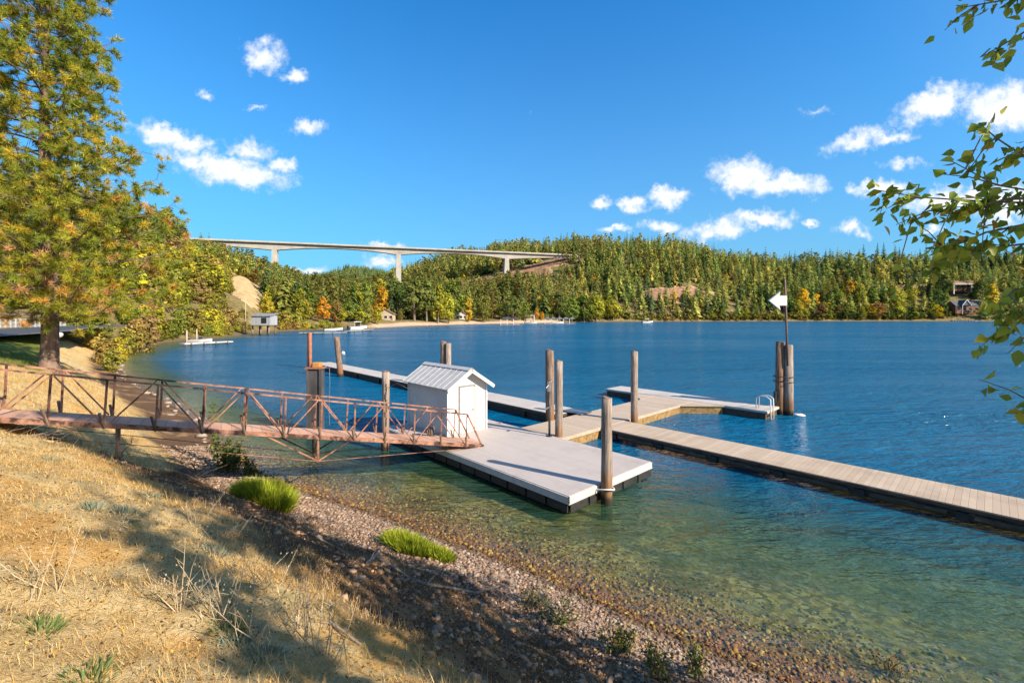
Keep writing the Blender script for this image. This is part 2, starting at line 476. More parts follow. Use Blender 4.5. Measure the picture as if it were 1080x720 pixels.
def make_ground_mat():
    m, N = new_mat('bank_ground')
    geo = N.n('ShaderNodeNewGeometry')
    pos = geo.outputs['Position']
    d = N.n('ShaderNodeAttribute', attribute_name='shore').outputs[2]
    lawn = N.n('ShaderNodeAttribute', attribute_name='lawn').outputs[2]
    nz1 = N.noise(pos, .9, 5, .6)
    nz2 = N.noise(pos, 5.0, 6, .65)
    nz3 = N.noise(pos, 28.0, 5, .7)
    nz4 = N.noise(pos, 120.0, 3, .7)
    dj = N.math('ADD', d, N.math('MULTIPLY_ADD', nz1, 2.0, -1.0))
    salong = N.n('ShaderNodeVectorMath', operation='DOT_PRODUCT', ins={0: pos, 1: (-.824, .566, 0)}).outputs[1]
    dj = N.math('ADD', dj, N.math('MULTIPLY', N.step(salong, 13.4, 15.2), 2.9))   # the cove side is grassed almost to the stones
    nz5 = N.noise(pos, 55.0, 4, .75)
    # dry grass
    g = N.ramp(nz2, [(.28, (.40, .27, .12)), (.45, (.60, .43, .19)), (.6, (.72, .55, .28)), (.78, (.55, .39, .18))])
    g = N.mix(N.math('MULTIPLY', N.step(nz1, .48, .66), .8), g, (.64, .34, .085))
    g = N.mix(N.math('MULTIPLY', N.step(N.noise(pos, 2.3, 4, .6), .60, .74), .6), g, (.36, .26, .14))
    g = N.mix(N.math('MULTIPLY', N.step(N.noise(pos, 1.7, 5, .7), .62, .72), .6), g, (.24, .27, .07))
    g = N.mix(N.math('MULTIPLY', N.step(nz3, .55, .75), .55), g, (.20, .14, .08))
    g = N.mix(N.math('MULTIPLY', N.step(nz5, .52, .66), .65), g, (.15, .10, .05))
    g = N.mix(N.math('MULTIPLY', N.step(nz4, .58, .70), .5), g, (.80, .66, .40))
    # bare bank: brown soil, duff and broken rock
    b = N.ramp(nz3, [(.25, (.05, .03, .018)), (.5, (.13, .078, .045)), (.75, (.25, .155, .09))])
    b = N.mix(N.step(nz2, .55, .8), b, (.25, .145, .07))
    b = N.mix(N.math('MULTIPLY', N.step(N.noise(pos, .7, 4, .6), .50, .66), .75), b, (.42, .265, .125))
    # beach gravel
    vo = N.n('ShaderNodeTexVoronoi', ins={'Vector': pos, 'Scale': 20.0, 'Randomness': 1.0})
    vsep = N.n('ShaderNodeSeparateColor', ins={0: vo.outputs['Color']})
    p = N.ramp(vsep.outputs[0], [(0, (.13, .08, .055)), (.35, (.30, .20, .14)), (.7, (.44, .31, .22)), (1, (.56, .45, .35))])
    # bed under water: weed-stained stones
    vb = N.n('ShaderNodeTexVoronoi', ins={'Vector': pos, 'Scale': 11.0, 'Randomness': 1.0})
    bsep = N.n('ShaderNodeSeparateColor', ins={0: vb.outputs['Color']})
    w = N.ramp(bsep.outputs[0], [(0, (.09, .052, .014)), (.3, (.25, .15, .03)), (.62, (.44, .28, .055)), (.85, (.58, .42, .11)), (1, (.64, .52, .25))])
    w = N.mix(N.math('MULTIPLY', N.step(nz1, .42, .62), .55), w, (.20, .19, .055))
    nzb = N.noise(pos, .55, 4, .65)
    w = N.mix(N.step(nzb, .34, .62), N.mix(.72, w, (.055, .05, .014)), w)
    w = N.mix(.12, w, (.20, .10, .02))
    wr = N.mix(N.step(d, -1.5, -.1), w, N.mix(.7, p, (.26, .10, .03)))
    col = N.mix(N.step(dj, 4.6, 5.5), b, g)
    col = N.mix(N.step(dj, .8, 1.8), p, col)
    col = N.mix(N.step(d, -.12, .1), wr, col)
    # mown lawn by the road
    lg = N.ramp(nz3, [(.3, (.10, .13, .02)), (.7, (.24, .25, .045))])
    lw = N.step(N.math('ADD', lawn, N.math('MULTIPLY_ADD', nz1, .9, -.45)), .4, .6)
    col = N.mix(lw, col, lg)
    h = N.math('ADD', N.math('MULTIPLY', nz3, .6), N.math('MULTIPLY', nz4, .35))
    h = N.math('ADD', h, N.math('MULTIPLY', nz2, .8))
    wet = N.math('MULTIPLY', N.step(d, .3, .05), N.step(d, -.7, -.1))
    col = N.mix(N.math('MULTIPLY', wet, .5), col, (.10, .055, .03))
    surf(N, pbsdf(N, col, .95, 0, bump(N, h, .9, .07), .15))
    return m
bank_mat = make_ground_mat()
lawn_w = sstep(11, 15, -GX * .72 + 0 * GY) * sstep(18, 22, GY) * sstep(4.2, 6.0, GD)
lawn_w = lawn_w * sstep(-19, -23.5, GX)
me = mesh_np('ground', np.stack([GX, GY, GZ], 1), grid_faces(len(xs), len(ys)), attrs={'shore': GD, 'lawn': lawn_w}, smooth=True)
tag(link_mesh('ground', me, bank_mat), kind='structure')

# ---- hills round the lake, one sheet out past the horizon
def make_hill_mat():
    m, N = new_mat('hill_ground')
    pos = N.n('ShaderNodeNewGeometry').outputs['Position']
    d = N.n('ShaderNodeAttribute', attribute_name='shore').outputs[2]
    bare = N.n('ShaderNodeAttribute', attribute_name='bare').outputs[2]
    n1 = N.noise(pos, .035, 6, .6)
    n2 = N.noise(pos, .3, 6, .65)
    c = N.ramp(n2, [(.3, (.10, .085, .04)), (.5, (.19, .15, .065)), (.7, (.30, .23, .10))])
    t = N.ramp(n2, [(.3, (.36, .25, .13)), (.5, (.50, .36, .19)), (.7, (.60, .45, .26))])
    r = N.ramp(n2, [(.35, (.17, .09, .055)), (.55, (.34, .20, .125)), (.7, (.46, .31, .20))])
    c = N.mix(N.step(bare, .35, .6), c, t)
    c = N.mix(N.step(bare, 1.3, 1.6), c, r)
    s = N.ramp(n2, [(.3, (.42, .29, .20)), (.7, (.62, .47, .34))])
    beach = N.n('ShaderNodeAttribute', attribute_name='beach').outputs[2]
    c = N.mix(N.step(d, N.math('MULTIPLY_ADD', beach, 7.0, 2.2), N.math('MULTIPLY_ADD', beach, 3.5, 1.4)), c, N.mix(beach, (.17, .125, .08), s))
    surf(N, pbsdf(N, c, .95, 0, bump(N, n2, .8, .8), .1))
    return m
hill_mat = make_hill_mat()
BR_L, BR_R = Vector((-335, 489, 88)), Vector((87, 620, 88.5))
def bare_w(x, y):
    """0 wooded, 1 dry grass, 2 cut rock and earth"""
    x = np.asarray(x, float); y = np.asarray(y, float)
    u = 540 + F_PX * x / np.maximum(y, 1)
    b = np.zeros(x.shape)
    ab = np.array((BR_R.x - BR_L.x, BR_R.y - BR_L.y)); L = np.hypot(*ab); abn = ab / L
    s = (x - BR_L.x) * abn[0] + (y - BR_L.y) * abn[1]
    q = -(x - BR_L.x) * abn[1] + (y - BR_L.y) * abn[0]
    n = fbm(x * .03, y * .03, 3, 31)
    b = np.where((s > 0.63 * L) & (s < L + 12) & (q > -32 + n * 14 + (s / L - .66) * 60 * (s > .9 * L)) & (q < 26 + n * 10), 2.0, b)
    for (cu, cy, ru, ry, val) in ((259, 205, 21, 42, 1), (171, 185, 15, 30, 1), (252, 380, 16, 26, 1), (700, 492, 24, 16, 2), (735, 505, 24, 16, 2), (960, 548, 40, 16, 2)):
        e = ((u - cu) / ru) ** 2 + ((y - cy) / ry) ** 2 + n * .8
        b = np.where(e < 1, np.maximum(b, val), b)
    return b
def beach_w(x, y):
    u = 540 + F_PX * x / np.maximum(y, 1)
    return sstep(375, 400, u) * (1 - sstep(585, 625, u))
az = np.radians(np.concatenate([np.arange(-180, -60, 2.5), np.arange(-60, 60, .28), np.arange(60, 180.1, 2.5)]))
rr = np.concatenate([np.arange(30, 160, 3.0), np.arange(160, 900, 5.0), np.arange(900, 2000, 30), np.geomspace(2000, 7000, 12)])
A_, R_ = np.meshgrid(az, rr)
HX, HY = (np.sin(A_) * R_).ravel(), (np.cos(A_) * R_).ravel()
HD = shore_d(HX, HY)
HZ = ground_z(HX, HY, HD)
inn = (HX > -55) & (HX < 45) & (HY > -33) & (HY < 71)
HZ = HZ - np.where(inn, .5, 0.0)
HZ = np.where(R_.ravel() > 1900, HZ * np.clip(1 - (R_.ravel() - 1900) / 1500, 0.02, 1), HZ)
me = mesh_np('hills', np.stack([HX, HY, HZ], 1), grid_faces(len(az), len(rr)), attrs={'shore': HD, 'bare': bare_w(HX, HY), 'beach': beach_w(HX, HY)}, smooth=True)
tag(link_mesh('hills', me, hill_mat), kind='structure')

# ---- lake
def make_water_mat():
    m, N = new_mat('lake_water')
    pos = N.n('ShaderNodeNewGeometry').outputs['Position']
    dep = N.n('ShaderNodeAttribute', attribute_name='depth').outputs[2]
    def waves(rot, sx, sy, scale, det):
        mp = N.n('ShaderNodeMapping', ins={'Vector': pos, 'Rotation': (0, 0, math.radians(rot)), 'Scale': (sx, sy, 1)})
        return N.noise(mp.outputs[0], scale, det, .6, .3)
    w1 = waves(18, .5, 1.25, 1.35, 4)
    w2 = waves(-28, .55, 1.3, 4.2, 3)
    w3 = waves(38, .4, 1.0, .28, 2)
    h = N.math('ADD', N.math('MULTIPLY', w1, .85), N.math('MULTIPLY', w2, .34))
    h = N.math('ADD', h, N.math('MULTIPLY', w3, 1.0))
    lanes = N.n('ShaderNodeMapping', ins={'Vector': pos, 'Rotation': (0, 0, math.radians(25)), 'Scale': (.012, .06, 1)})
    gust = N.math('MULTIPLY_ADD', N.step(N.noise(lanes.outputs[0], 1.0, 4, .6), .35, .65), .75, .5)
    amp = N.math('MULTIPLY', N.math('MULTIPLY_ADD', N.step(dep, 0.0, 2.5), .55, .4), gust)
    nrm = N.n('ShaderNodeBump', ins={'Strength': amp, 'Distance': .66, 'Height': h}).outputs[0]
    fr = N.n('ShaderNodeFresnel', ins={'IOR': 1.33, 'Normal': nrm}).outputs[0]
    # light going up or down through the underside of the surface is not totally reflected: the real rays are bent on entry
    fr = N.math('MULTIPLY', fr, N.math('SUBTRACT', 1.0, N.n('ShaderNodeNewGeometry').outputs['Backfacing']))
    gl = N.n('ShaderNodeBsdfGlossy', ins={'Color': (1, 1, 1, 1), 'Roughness': .09, 'Normal': nrm})
    k = N.n('ShaderNodeVectorMath', operation='DOT_PRODUCT', ins={0: N.n('ShaderNodeNewGeometry').outputs['Incoming'], 1: (0, 0, 1)}).outputs[1]
    cosr = N.math('SQRT', N.math('SUBTRACT', 1.0, N.math('MULTIPLY', N.math('SUBTRACT', 1.0, N.math('MULTIPLY', k, k)), .5653)))
    path = N.math('DIVIDE', dep, cosr)
    op = N.math('SUBTRACT', 1.0, N.math('EXPONENT', N.math('MULTIPLY', path, -.31)))
    tint = N.mix(N.math('SUBTRACT', 1.0, N.math('EXPONENT', N.math('MULTIPLY', path, -.9))), (1, .99, .95), (.72, .93, .88))
    tr = N.n('ShaderNodeBsdfTransparent', ins={'Color': tint})
    deepc = N.mix(N.step(dep, .9, 3.5), (.046, .125, .065), (.001, .115, .245))
    df = N.n('ShaderNodeBsdfDiffuse', ins={'Color': deepc, 'Normal': nrm})
    below = N.n('ShaderNodeMixShader', ins={0: op, 1: tr.outputs[0], 2: df.outputs[0]})
    mx = N.n('ShaderNodeMixShader', ins={0: fr, 1: below.outputs[0], 2: gl.outputs[0]})
    surf(N, mx.outputs[0])
    return m
water_mat = make_water_mat()
azw = np.radians(np.concatenate([np.arange(-180, -66, 3), np.arange(-66, 70, .5), np.arange(70, 181, 3)]))
rw = np.concatenate([np.arange(2.5, 30, .3), np.arange(30, 90, 1.5), np.geomspace(90, 2200, 60)])
A_, R_ = np.meshgrid(azw, rw)
WX, WY = (np.sin(A_) * R_).ravel(), (np.cos(A_) * R_).ravel()
WZg = ground_z(WX, WY)
Fw = grid_faces(len(azw), len(rw))
keep = (WZg[Fw].min(1) < .4)
me = mesh_np('lake_water', np.stack([WX, WY, WX * 0], 1), Fw[keep], attrs={'depth': np.maximum(-WZg, 0) * 2.8}, smooth=True)
tag(link_mesh('lake_water', me, water_mat), kind='structure')
# ------------------------------------------------------------------ docks, pilings, shed, gangway
A1 = Vector((-.6838, .7297, 0)); A2 = Vector((.7297, .6838, 0)); UP = Vector((0, 0, 1))
O0 = Vector((1.49, 11.78, 0))
def dp(a, b, z=0.0):
    return O0 + A1 * a + A2 * b + UP * z

def mat_deck(name, c1, c2, board, along, gap=.05, tone=.35, c3=None):
    """deck boards: 'along' is the direction the boards repeat in"""
    m, N = new_mat(name)
    pos = N.n('ShaderNodeNewGeometry').outputs['Position']
    q = N.n('ShaderNodeVectorMath', operation='DOT_PRODUCT', ins={0: pos, 1: tuple(along)}).outputs[1]
    q2 = N.n('ShaderNodeVectorMath', operation='DOT_PRODUCT', ins={0: pos, 1: tuple(Vector(along).cross(UP))}).outputs[1]
    s = N.math('DIVIDE', q, board)
    fr = N.math('FRACT', s); idx = N.math('FLOOR', s)
    wn = N.n('ShaderNodeTexWhiteNoise', noise_dimensions='1D', ins={'W': idx}).outputs[0]
    grain = N.n('ShaderNodeCombineXYZ', ins={0: N.math('MULTIPLY', q, 30.0), 1: N.math('MULTIPLY', q2, 1.5), 2: idx}).outputs[0]
    g = N.noise(grain, 1.0, 4, .6)
    stain = N.noise(pos, .9, 6, .65)
    col = N.mix(N.math('MULTIPLY_ADD', wn, tone, N.math('MULTIPLY', g, 1 - tone)), c1, c2)
    if c3:
        col = N.mix(N.math('MULTIPLY', N.step(stain, .48, .72), .6), col, c3)
    e = N.math('MULTIPLY', N.step(fr, 0.0, gap), N.step(fr, 1.0, 1 - gap))
    col = N.mix(N.math('MULTIPLY', N.math('SUBTRACT', 1.0, e), .75), col, (.06, .05, .045))
    h = N.math('ADD', N.math('MULTIPLY', e, 1.0), N.math('MULTIPLY', g, .15))
    surf(N, pbsdf(N, col, .75, 0, bump(N, h, .5, .008), .3))
    return m
M_COMP = mat_deck('grey_composite_deck', (.42, .375, .355), (.49, .445, .42), .14, A2, .05, .45, (.35, .31, .29))
M_WOOD = mat_deck('weathered_beige_boards', (.40, .31, .23), (.53, .43, .33), .14, A1, .04, .6, (.33, .25, .19))
M_WOOD2 = mat_deck('weathered_beige_boards_cross', (.41, .32, .24), (.52, .43, .34), .14, A2, .04, .6, (.33, .26, .20))
M_PALE = mat_deck('pale_grey_boards', (.42, .39, .36), (.54, .50, .47), .14, A1, .035, .5, (.36, .33, .31))
M_RIM = mat_noise('white_dock_rim', (.50, .48, .45), (.62, .60, .57), 4, .5, bstr=.1)
M_FLOAT = mat_noise('black_float', (.012, .012, .012), (.03, .03, .03), 5, .55, bstr=.3)
M_TIMBER = mat_noise('dark_wet_timber', (.045, .03, .022), (.13, .09, .06), 3, .8, bstr=.6, bdist=.02, stretch=(1, 1, 5), c3=(.20, .15, .10))
M_STAIN = mat_noise('weedy_stained_timber', (.16, .09, .03), (.38, .25, .10), 6, .8, bstr=.6, bdist=.02, c3=(.06, .035, .015))
M_ALU = mat_noise('grey_aluminium', (.30, .31, .32), (.40, .41, .42), 8, .35, .8, bstr=.1)
M_PIPE = mat_noise('dark_steel_pipe', (.05, .05, .055), (.11, .10, .10), 6, .5, .6)
M_WHITEP = mat_noise('white_paint', (.66, .65, .64), (.74, .73, .72), 4, .5, bstr=.1)

def mat_piling(name, c1, c2, c3):
    m, N = new_mat(name)
    co = N.n('ShaderNodeTexCoord').outputs['Object']
    mp = N.n('ShaderNodeMapping', ins={'Vector': co, 'Scale': (9, 9, .55)}).outputs[0]
    n1 = N.noise(mp, 2.2, 6, .7)
    n2 = N.noise(co, 1.6, 5, .6)
    z = N.n('ShaderNodeSeparateXYZ', ins={0: N.n('ShaderNodeNewGeometry').outputs['Position']}).outputs[2]
    col = N.ramp(n1, [(.25, tuple(k * .25 for k in c1)), (.42, c1), (.6, c2), (.8, tuple(min(1, k * 1.25) for k in c2))])
    col = N.mix(N.math('MULTIPLY', N.step(n2, .52, .7), .55), col, c3)
    zz = N.math('ADD', z, N.math('MULTIPLY_ADD', n1, .7, -.35))
    col = N.mix(N.math('MULTIPLY', N.step(zz, 1.15, .55), .85), col, (.22, .105, .045))
    col = N.mix(N.step(zz, .35, .12), col, (.035, .028, .02))
    surf(N, pbsdf(N, col, .85, 0, bump(N, n1, .8, .02), .25))
    return m
M_PILE = mat_piling('weathered_grey_piling', (.20, .155, .125), (.40, .33, .28), (.17, .12, .09))
M_PILED = mat_piling('dark_brown_piling', (.13, .085, .06), (.30, .21, .155), (.10, .06, .045))
M_PILER = mat_piling('reddish_piling', (.16, .085, .05), (.36, .22, .14), (.10, .055, .04))

def board_set(root, parts):
    pass

def floating_dock(name, label, a0, a1, b0, b1, top, deckmat, rimmat, sidemat, rim_h=.14, board=.14, group=None, nfl=0, hgt=.42, overhang=0.0):
    t = thing(name, label, 'dock', tuple(dp((a0 + a1) / 2, (b0 + b1) / 2, 0)), group)
    c = lambda z: dp((a0 + a1) / 2, (b0 + b1) / 2, z)
    ha, hb = A1 * ((a1 - a0) / 2), A2 * ((b1 - b0) / 2)
    MB().obox(c(top - .025), ha, hb, UP * .025).build('deck', deckmat, t, bevel=.006)
    r = MB()
    w = .035
    zc = top - rim_h / 2 - .02
    r.obox(c(zc) + A2 * ((b1 - b0) / 2 + w / 2 + .002), ha + A1 * w, A2 * (w / 2), UP * rim_h / 2)
    r.obox(c(zc) - A2 * ((b1 - b0) / 2 + w / 2 + .002), ha + A1 * w, A2 * (w / 2), UP * rim_h / 2)
    r.obox(c(zc) + A1 * ((a1 - a0) / 2 + w / 2 + .002), A1 * (w / 2), hb, UP * rim_h / 2)
    r.obox(c(zc) - A1 * ((a1 - a0) / 2 + w / 2 + .002), A1 * (w / 2), hb, UP * rim_h / 2)
    r.build('rim', rimmat, t, bevel=.006)
    MB().obox(c(top - .05 - hgt / 2 - .002), ha * .985, hb * .97, UP * hgt / 2).build('hull', sidemat, t)
    return t

# main platform (grey composite with white rim on black floats)
plat = floating_dock('floating_dock', 'wide grey composite dock platform with white rim carrying the shed', 0, 10.2, 0, 4.13, .50, M_COMP, M_RIM, M_FLOAT, .20)
for side, n, L in (('near', 13, 10.2), ('end', 5, 4.13)):
    for i in range(n):
        b = MB()
        s = (i + .5) * L / n
        if side == 'near':
            b.obox(dp(s, -.008, .15), A1 * (L / n * .46), A2 * .025, UP * .11)
        else:
            b.obox(dp(-.008, s, .15), A1 * .025, A2 * (L / n * .46), UP * .11)
        b.build('float', M_FLOAT, plat, bevel=.02)
for (a, b) in ((0.02, .02), (0.02, 4.1)):
    MB().obox(dp(a - .05, b + (-.05 if b < 1 else .05), .41), A1 * .02, A2 * .02, UP * .09).build('corner_bracket', M_ALU, plat, bevel=.004)
for s in (1.6, 4.4, 7.2, 9.4):
    c = MB(); p = dp(s, 3.98, .505)
    c.beam(p - A1 * .12 + UP * .06, p + A1 * .12 + UP * .06, .03, .03)
    c.beam(p - A1 * .05, p - A1 * .05 + UP * .06, .03, .03); c.beam(p + A1 * .05, p + A1 * .05 + UP * .06, .03, .03)
    c.build('cleat', M_ALU, plat)

# connecting walkway with flared corners
walk = floating_dock('floating_dock', 'beige boarded walkway joining the grey platform to the outer docks', 3.9, 6.2, 4.2, 15.55, .45, M_WOOD2, M_WOOD2, M_STAIN, .10)
for poly in ([(3.86, 13.9), (3.86, 15.55), (2.2, 15.55)], [(6.24, 13.9), (6.24, 15.55), (7.9, 15.55)]):
    pts = [dp(a, b) for a, b in poly]
    MB().prism([(p.x, p.y) for p in pts], .38, .448).build('corner_gusset', M_WOOD2, walk)
    pts2 = [dp(a + (.1 if a < 5 else -.1), b - .0) for a, b in poly]
    MB().prism([(p.x, p.y) for p in pts2], .0, .375).build('gusset_frame', M_STAIN, walk)
# long pier to the right
pier = floating_dock('floating_dock', 'long beige board pier running off to the right edge', -27, 3.86, 6.8, 8.62, .45, M_WOOD, M_TIMBER, M_TIMBER, .09, hgt=.29)
for i in range(15):
    s = 3.2 - i * 2.05
    MB().obox(dp(s, 6.772, .205), A1 * .12, A2 * .05, UP * .10).build('bracket', M_FLOAT, pier)
    if i % 1 == 0:
        MB().obox(dp(s - 1.0, 6.765, .235), A1 * .78, A2 * .035, UP * .05).build('waler', M_TIMBER, pier)
# outer float
outer = floating_dock('floating_dock', 'outer beige float with swim ladder beside the arrow sign', .15, 9.8, 15.6, 17.35, .45, M_PALE, M_PALE, M_TIMBER, .10)
lad = thing('swim_ladder', 'white tube swim ladder at the end of the outer float', 'ladder', tuple(dp(.1, 16.3, .45)))
for k in (0, .42):
    MB().tube([dp(.75, 15.9 + k, .45), dp(.75, 15.9 + k, 1.0), dp(.6, 15.9 + k, 1.12), dp(.25, 15.9 + k, 1.12), dp(.08, 15.9 + k, 1.0), dp(.06, 15.9 + k, -.5)], .028, 8).build('handrail', M_WHITEP, lad, True)
for zz in (.25, 0.0, -.25):
    MB().obox(dp(.06, 16.11, zz), A1 * .04, A2 * .2, UP * .015).build('rung', M_STAIN, lad)
# far dock behind the shed
fard = floating_dock('floating_dock', 'long pale grey dock behind the white shed', 6.75, 39.5, 7.25, 9.05, .47, M_PALE, M_TIMBER, M_FLOAT, .13)
for k in range(8):
    MB().obox(dp(9 + k * 4, 7.2, .2), A1 * .12, A2 * .045, UP * .17).build('bracket', M_FLOAT, fard)
rp = thing('gang_plate', 'grey metal plate bridging the gap behind the paired pilings', 'ramp', tuple(dp(6.5, 8.5, .47)))
MB().obox(dp(6.5, 8.45, .50), A1 * .62, A2 * .42, UP * .012 + A1 * 0).build('plate', M_ALU, rp)
for s in (-.4, .4):
    MB().beam(dp(5.9, 8.45 + s, .52), dp(7.1, 8.45 + s, .52), .04, .03).build('edge_rail', M_ALU, rp)

# ---- pilings: each a thing of its own
def piling(loc, top, r, label, mat, lean=(0, 0), seg=14, cap=True, seed=1, base=-1.6, double=None):
    rng = random.Random(seed)
    t = thing('piling', label, 'piling', (loc[0], loc[1], 0), 'wooden pilings holding the docks')
    p = MB()
    n = 10
    pts, rad = [], []
    for i in range(n + 1):
        z = base + (top - base) * i / n
        pts.append((loc[0] + lean[0] * (z / top), loc[1] + lean[1] * (z / top), z))
        rad.append(r * (1.04 - .10 * i / n) * (1 + .03 * (rng.random() - .5)))
    p.tube(pts, rad, seg, True, .05, rng)
    p.build('shaft', mat, t, True)
    if cap:
        MB().tube([(pts[-1][0], pts[-1][1], top + .002), (pts[-1][0] + .01, pts[-1][1], top + .035)], [rad[-1] * .96, rad[-1] * .8], seg).build('end_grain', M_PILED, t)
    return t
A_ = dp
piling(dp(-.22, 1.37), 2.92, .155, 'weathered grey piling with white rope ring at the near end of the grey platform', M_PILE, seed=2)
piling((1.86, 17.85), 3.42, .16, 'shorter pale piling of the pair beside the platform walkway', M_PILE, (.0, 0), seed=3)
piling((1.75, 20.75), 3.62, .20, 'taller dark piling of the pair behind the platform', M_PILED, (-.02, 0), seed=4)
piling(dp(3.57, 8.93), 3.60, .165, 'grey piling at the corner of walkway and long pier', M_PILE, seed=5)
piling((-4.93, 17.5), 3.04, .15, 'knotty grey piling with chain behind the gangway', M_PILE, (.03, 0), seed=6)
piling((-14.8, 38.9), 3.40, .25, 'leaning wooden piling standing before the far dock', M_PILED, (-.35, 0), seed=7)
tw = piling((-4.75, 31.2), 3.45, .22, 'dark piling rising behind the shed roof', M_PILED, seed=8)
p8 = MB(); p8.tube([(-4.40, 31.0, -1.5), (-4.38, 31.0, 3.35)], [.2, .19], 12); p8.build('second_shaft', M_PILE, tw, True)
# rope ring and chain
rg = MB(); c = dp(-.22, 1.37, .42)
rg.tube([c + (A1 * math.cos(k * math.pi / 8) * 1.15 + A2 * math.sin(k * math.pi / 8)) * .235 + A1 * .06 + UP * .03 * math.sin(k * .8) for k in range(17)], .022, 6, False)
tag(rg.build('mooring_ring', M_WHITEP, None, True), 'white ring looped round the near grey piling at the platform end', 'rope')
ch = MB()
rngc = random.Random(4)
for k in range(14):
    z = 2.55 - k * .10
    a = k * .9
    q = Vector((-4.93 + .165 * math.cos(-1 + .25 * math.sin(k)), 17.5 - .165 * math.sin(1.2), z))
    ch.tube([q + Vector((.02 * math.cos(a), .02 * math.sin(a), .05)), q - Vector((.02 * math.cos(a), .02 * math.sin(a), .05))], .016, 5)
ch.tube([(-4.75, 17.45, 2.45), (-4.45, 17.4, 2.62), (-4.2, 17.4, 2.50), (-3.9, 17.6, 2.3)], .012, 5)
tag(ch.build('chain', M_PIPE), 'dark rusty chain hanging on the piling behind the gangway', 'chain')

# thin rusty steel piling at the tip of the far dock
M_RUST = mat_noise('rusty_red_steel', (.30, .10, .06), (.42, .19, .12), 5, .8, .2, .5, .01, c3=(.14, .05, .035))
M_DARKST = mat_noise('dark_weathered_steel', (.05, .05, .055), (.12, .11, .115), 2.4, .75, .2, .5, .015, (1, 1, .3), c3=(.17, .13, .11))
M_ORANGE = mat_noise('orange_rust_stain', (.42, .17, .04), (.55, .28, .08), 7, .85, 0, .4)
Y = 45.5; X = (327 - 540) / F_PX * Y
t = thing('steel_piling', 'slim rust red steel piling at the tip of the far dock', 'piling', (X, Y, 0))
MB().tube([(X, Y, -1.5), (X, Y, 3.55)], .17, 10).build('shaft', M_RUST, t, True)
MB().beam((X - .21, Y, -1.5), (X - .21, Y, 3.55), .14, .2).build('flange', M_DARKST, t)
# square dark steel piling beside the gangway
X, Y = -8.85, 20.3
t = thing('steel_piling', 'broad dark steel box piling with rusty orange cap beside the gangway', 'piling', (X, Y, 0))
MB().obox((X, Y, .7), (.27, 0, 0), (0, .16, 0), (0, 0, 2.15)).build('panel', M_DARKST, t, bevel=.01)
MB().obox((X + .29, Y - .03, .7), (.045, 0, 0), (0, .2, 0), (0, 0, 2.16)).build('flange', M_DARKST, t)
MB().obox((X - .29, Y - .03, .7), (.03, 0, 0), (0, .2, 0), (0, 0, 2.16)).build('flange', M_DARKST, t)
MB().obox((X, Y, 2.88), (.40, 0, 0), (0, .24, 0), (0, 0, .03)).build('cap_plate', M_RUST, t)
MB().obox((X + .08, Y, 3.02), (.17, 0, 0), (0, .15, 0), (0, 0, .11)).build('cap_block', M_ORANGE, t, bevel=.02)
rpm = MB(); rpm.tube([(X + .62, Y, 2.86), (X + .64, Y, 2.1), (X + .60, Y, 1.2), (X + .63, Y, .3)], .014, 5); rpm.beam((X + .2, Y, 2.87), (X + .66, Y, 2.87), .03, .03)
rpm.build('hanging_rope', M_ALU, t)

# double piling with the arrow sign
X, Y = 14.5, 23.9
cl = thing('piling_cluster', 'cluster of tall brown pilings bound together at the outer float end', 'piling', (X, Y, 0))
MB().tube([(X - .30, Y + .05, -2), (X - .24, Y + .05, 3.85)], [.24, .20], 14, True, .05, random.Random(3)).build('piling_shaft', M_PILER, cl, True)
MB().tube([(X + .10, Y - .12, -2), (X + .12, Y - .08, 3.68)], [.25, .22], 14, True, .05, random.Random(5)).build('piling_shaft', M_PILE, cl, True)
MB().tube([(X - .05, Y + .34, -2), (X - .02, Y + .28, 3.6)], [.22, .2], 12, True, .05, random.Random(6)).build('piling_shaft', M_PILED, cl, True)
for zb in (1.75, 2.02):
    e = MB()
    e.tube([(X - .06 + .50 * math.cos(k * math.pi / 10), Y + .04 + .42 * math.sin(k * math.pi / 10), zb + .01 * math.sin(k)) for k in range(21)], .022, 6, False)
    e.build('binding_cable', M_PIPE, cl, True)
MB().obox((X - .56, Y - .05, .95), (.05, 0, 0), (0, .08, 0), (0, 0, .28)).build('bumper', M_FLOAT, cl)
MB().tube([(X + .2, Y - .3, .05), (X + .75, Y - .42, .02), (X + .55, Y - .32, .1)], .09, 8).build('ice_guard', M_WHITEP, cl, True)
ars = thing('arrow_sign', 'white arrow sign pointing left on a rusty pole above the pilings', 'sign', (X - .02, Y - .1, 3.2))
M_POLE = mat_noise('brown_pole', (.16, .09, .07), (.26, .16, .12), 5, .7, .3)
MB().tube([(X - .02, Y - .25, 2.6), (X - .10, Y - .25, 5.0), (X - .17, Y - .25, 7.15)], .05, 8).build('pole', M_POLE, ars, True)
def arrow(mb, x1, zc, s, y, th):
    P2 = [(0, .27), (-.42, .27), (-.36, .5), (-.98, 0), (-.36, -.52), (-.42, -.27), (0, -.27)]
    pts = [(x1 + a * s, zc + b * s) for a, b in P2]
    n = len(pts)
    vs = [(p[0], y, p[1]) for p in pts] + [(p[0], y + th, p[1]) for p in pts]
    mb.add(vs, [list(range(n)), list(range(n, 2 * n))[::-1]] + [(i, (i + 1) % n, n + (i + 1) % n, n + i) for i in range(n)])
    return mb
M_EDGE = mat_noise('grey_blue_edge', (.20, .24, .32), (.28, .32, .40), 5, .6)
arrow(MB(), X - .10, 6.02, .95, Y - .33, .04).build('arrow_panel', M_WHITEP, ars)
arrow(MB(), X - .075, 6.02, 1.02, Y - .285, .03).build('arrow_backing', M_EDGE, ars)

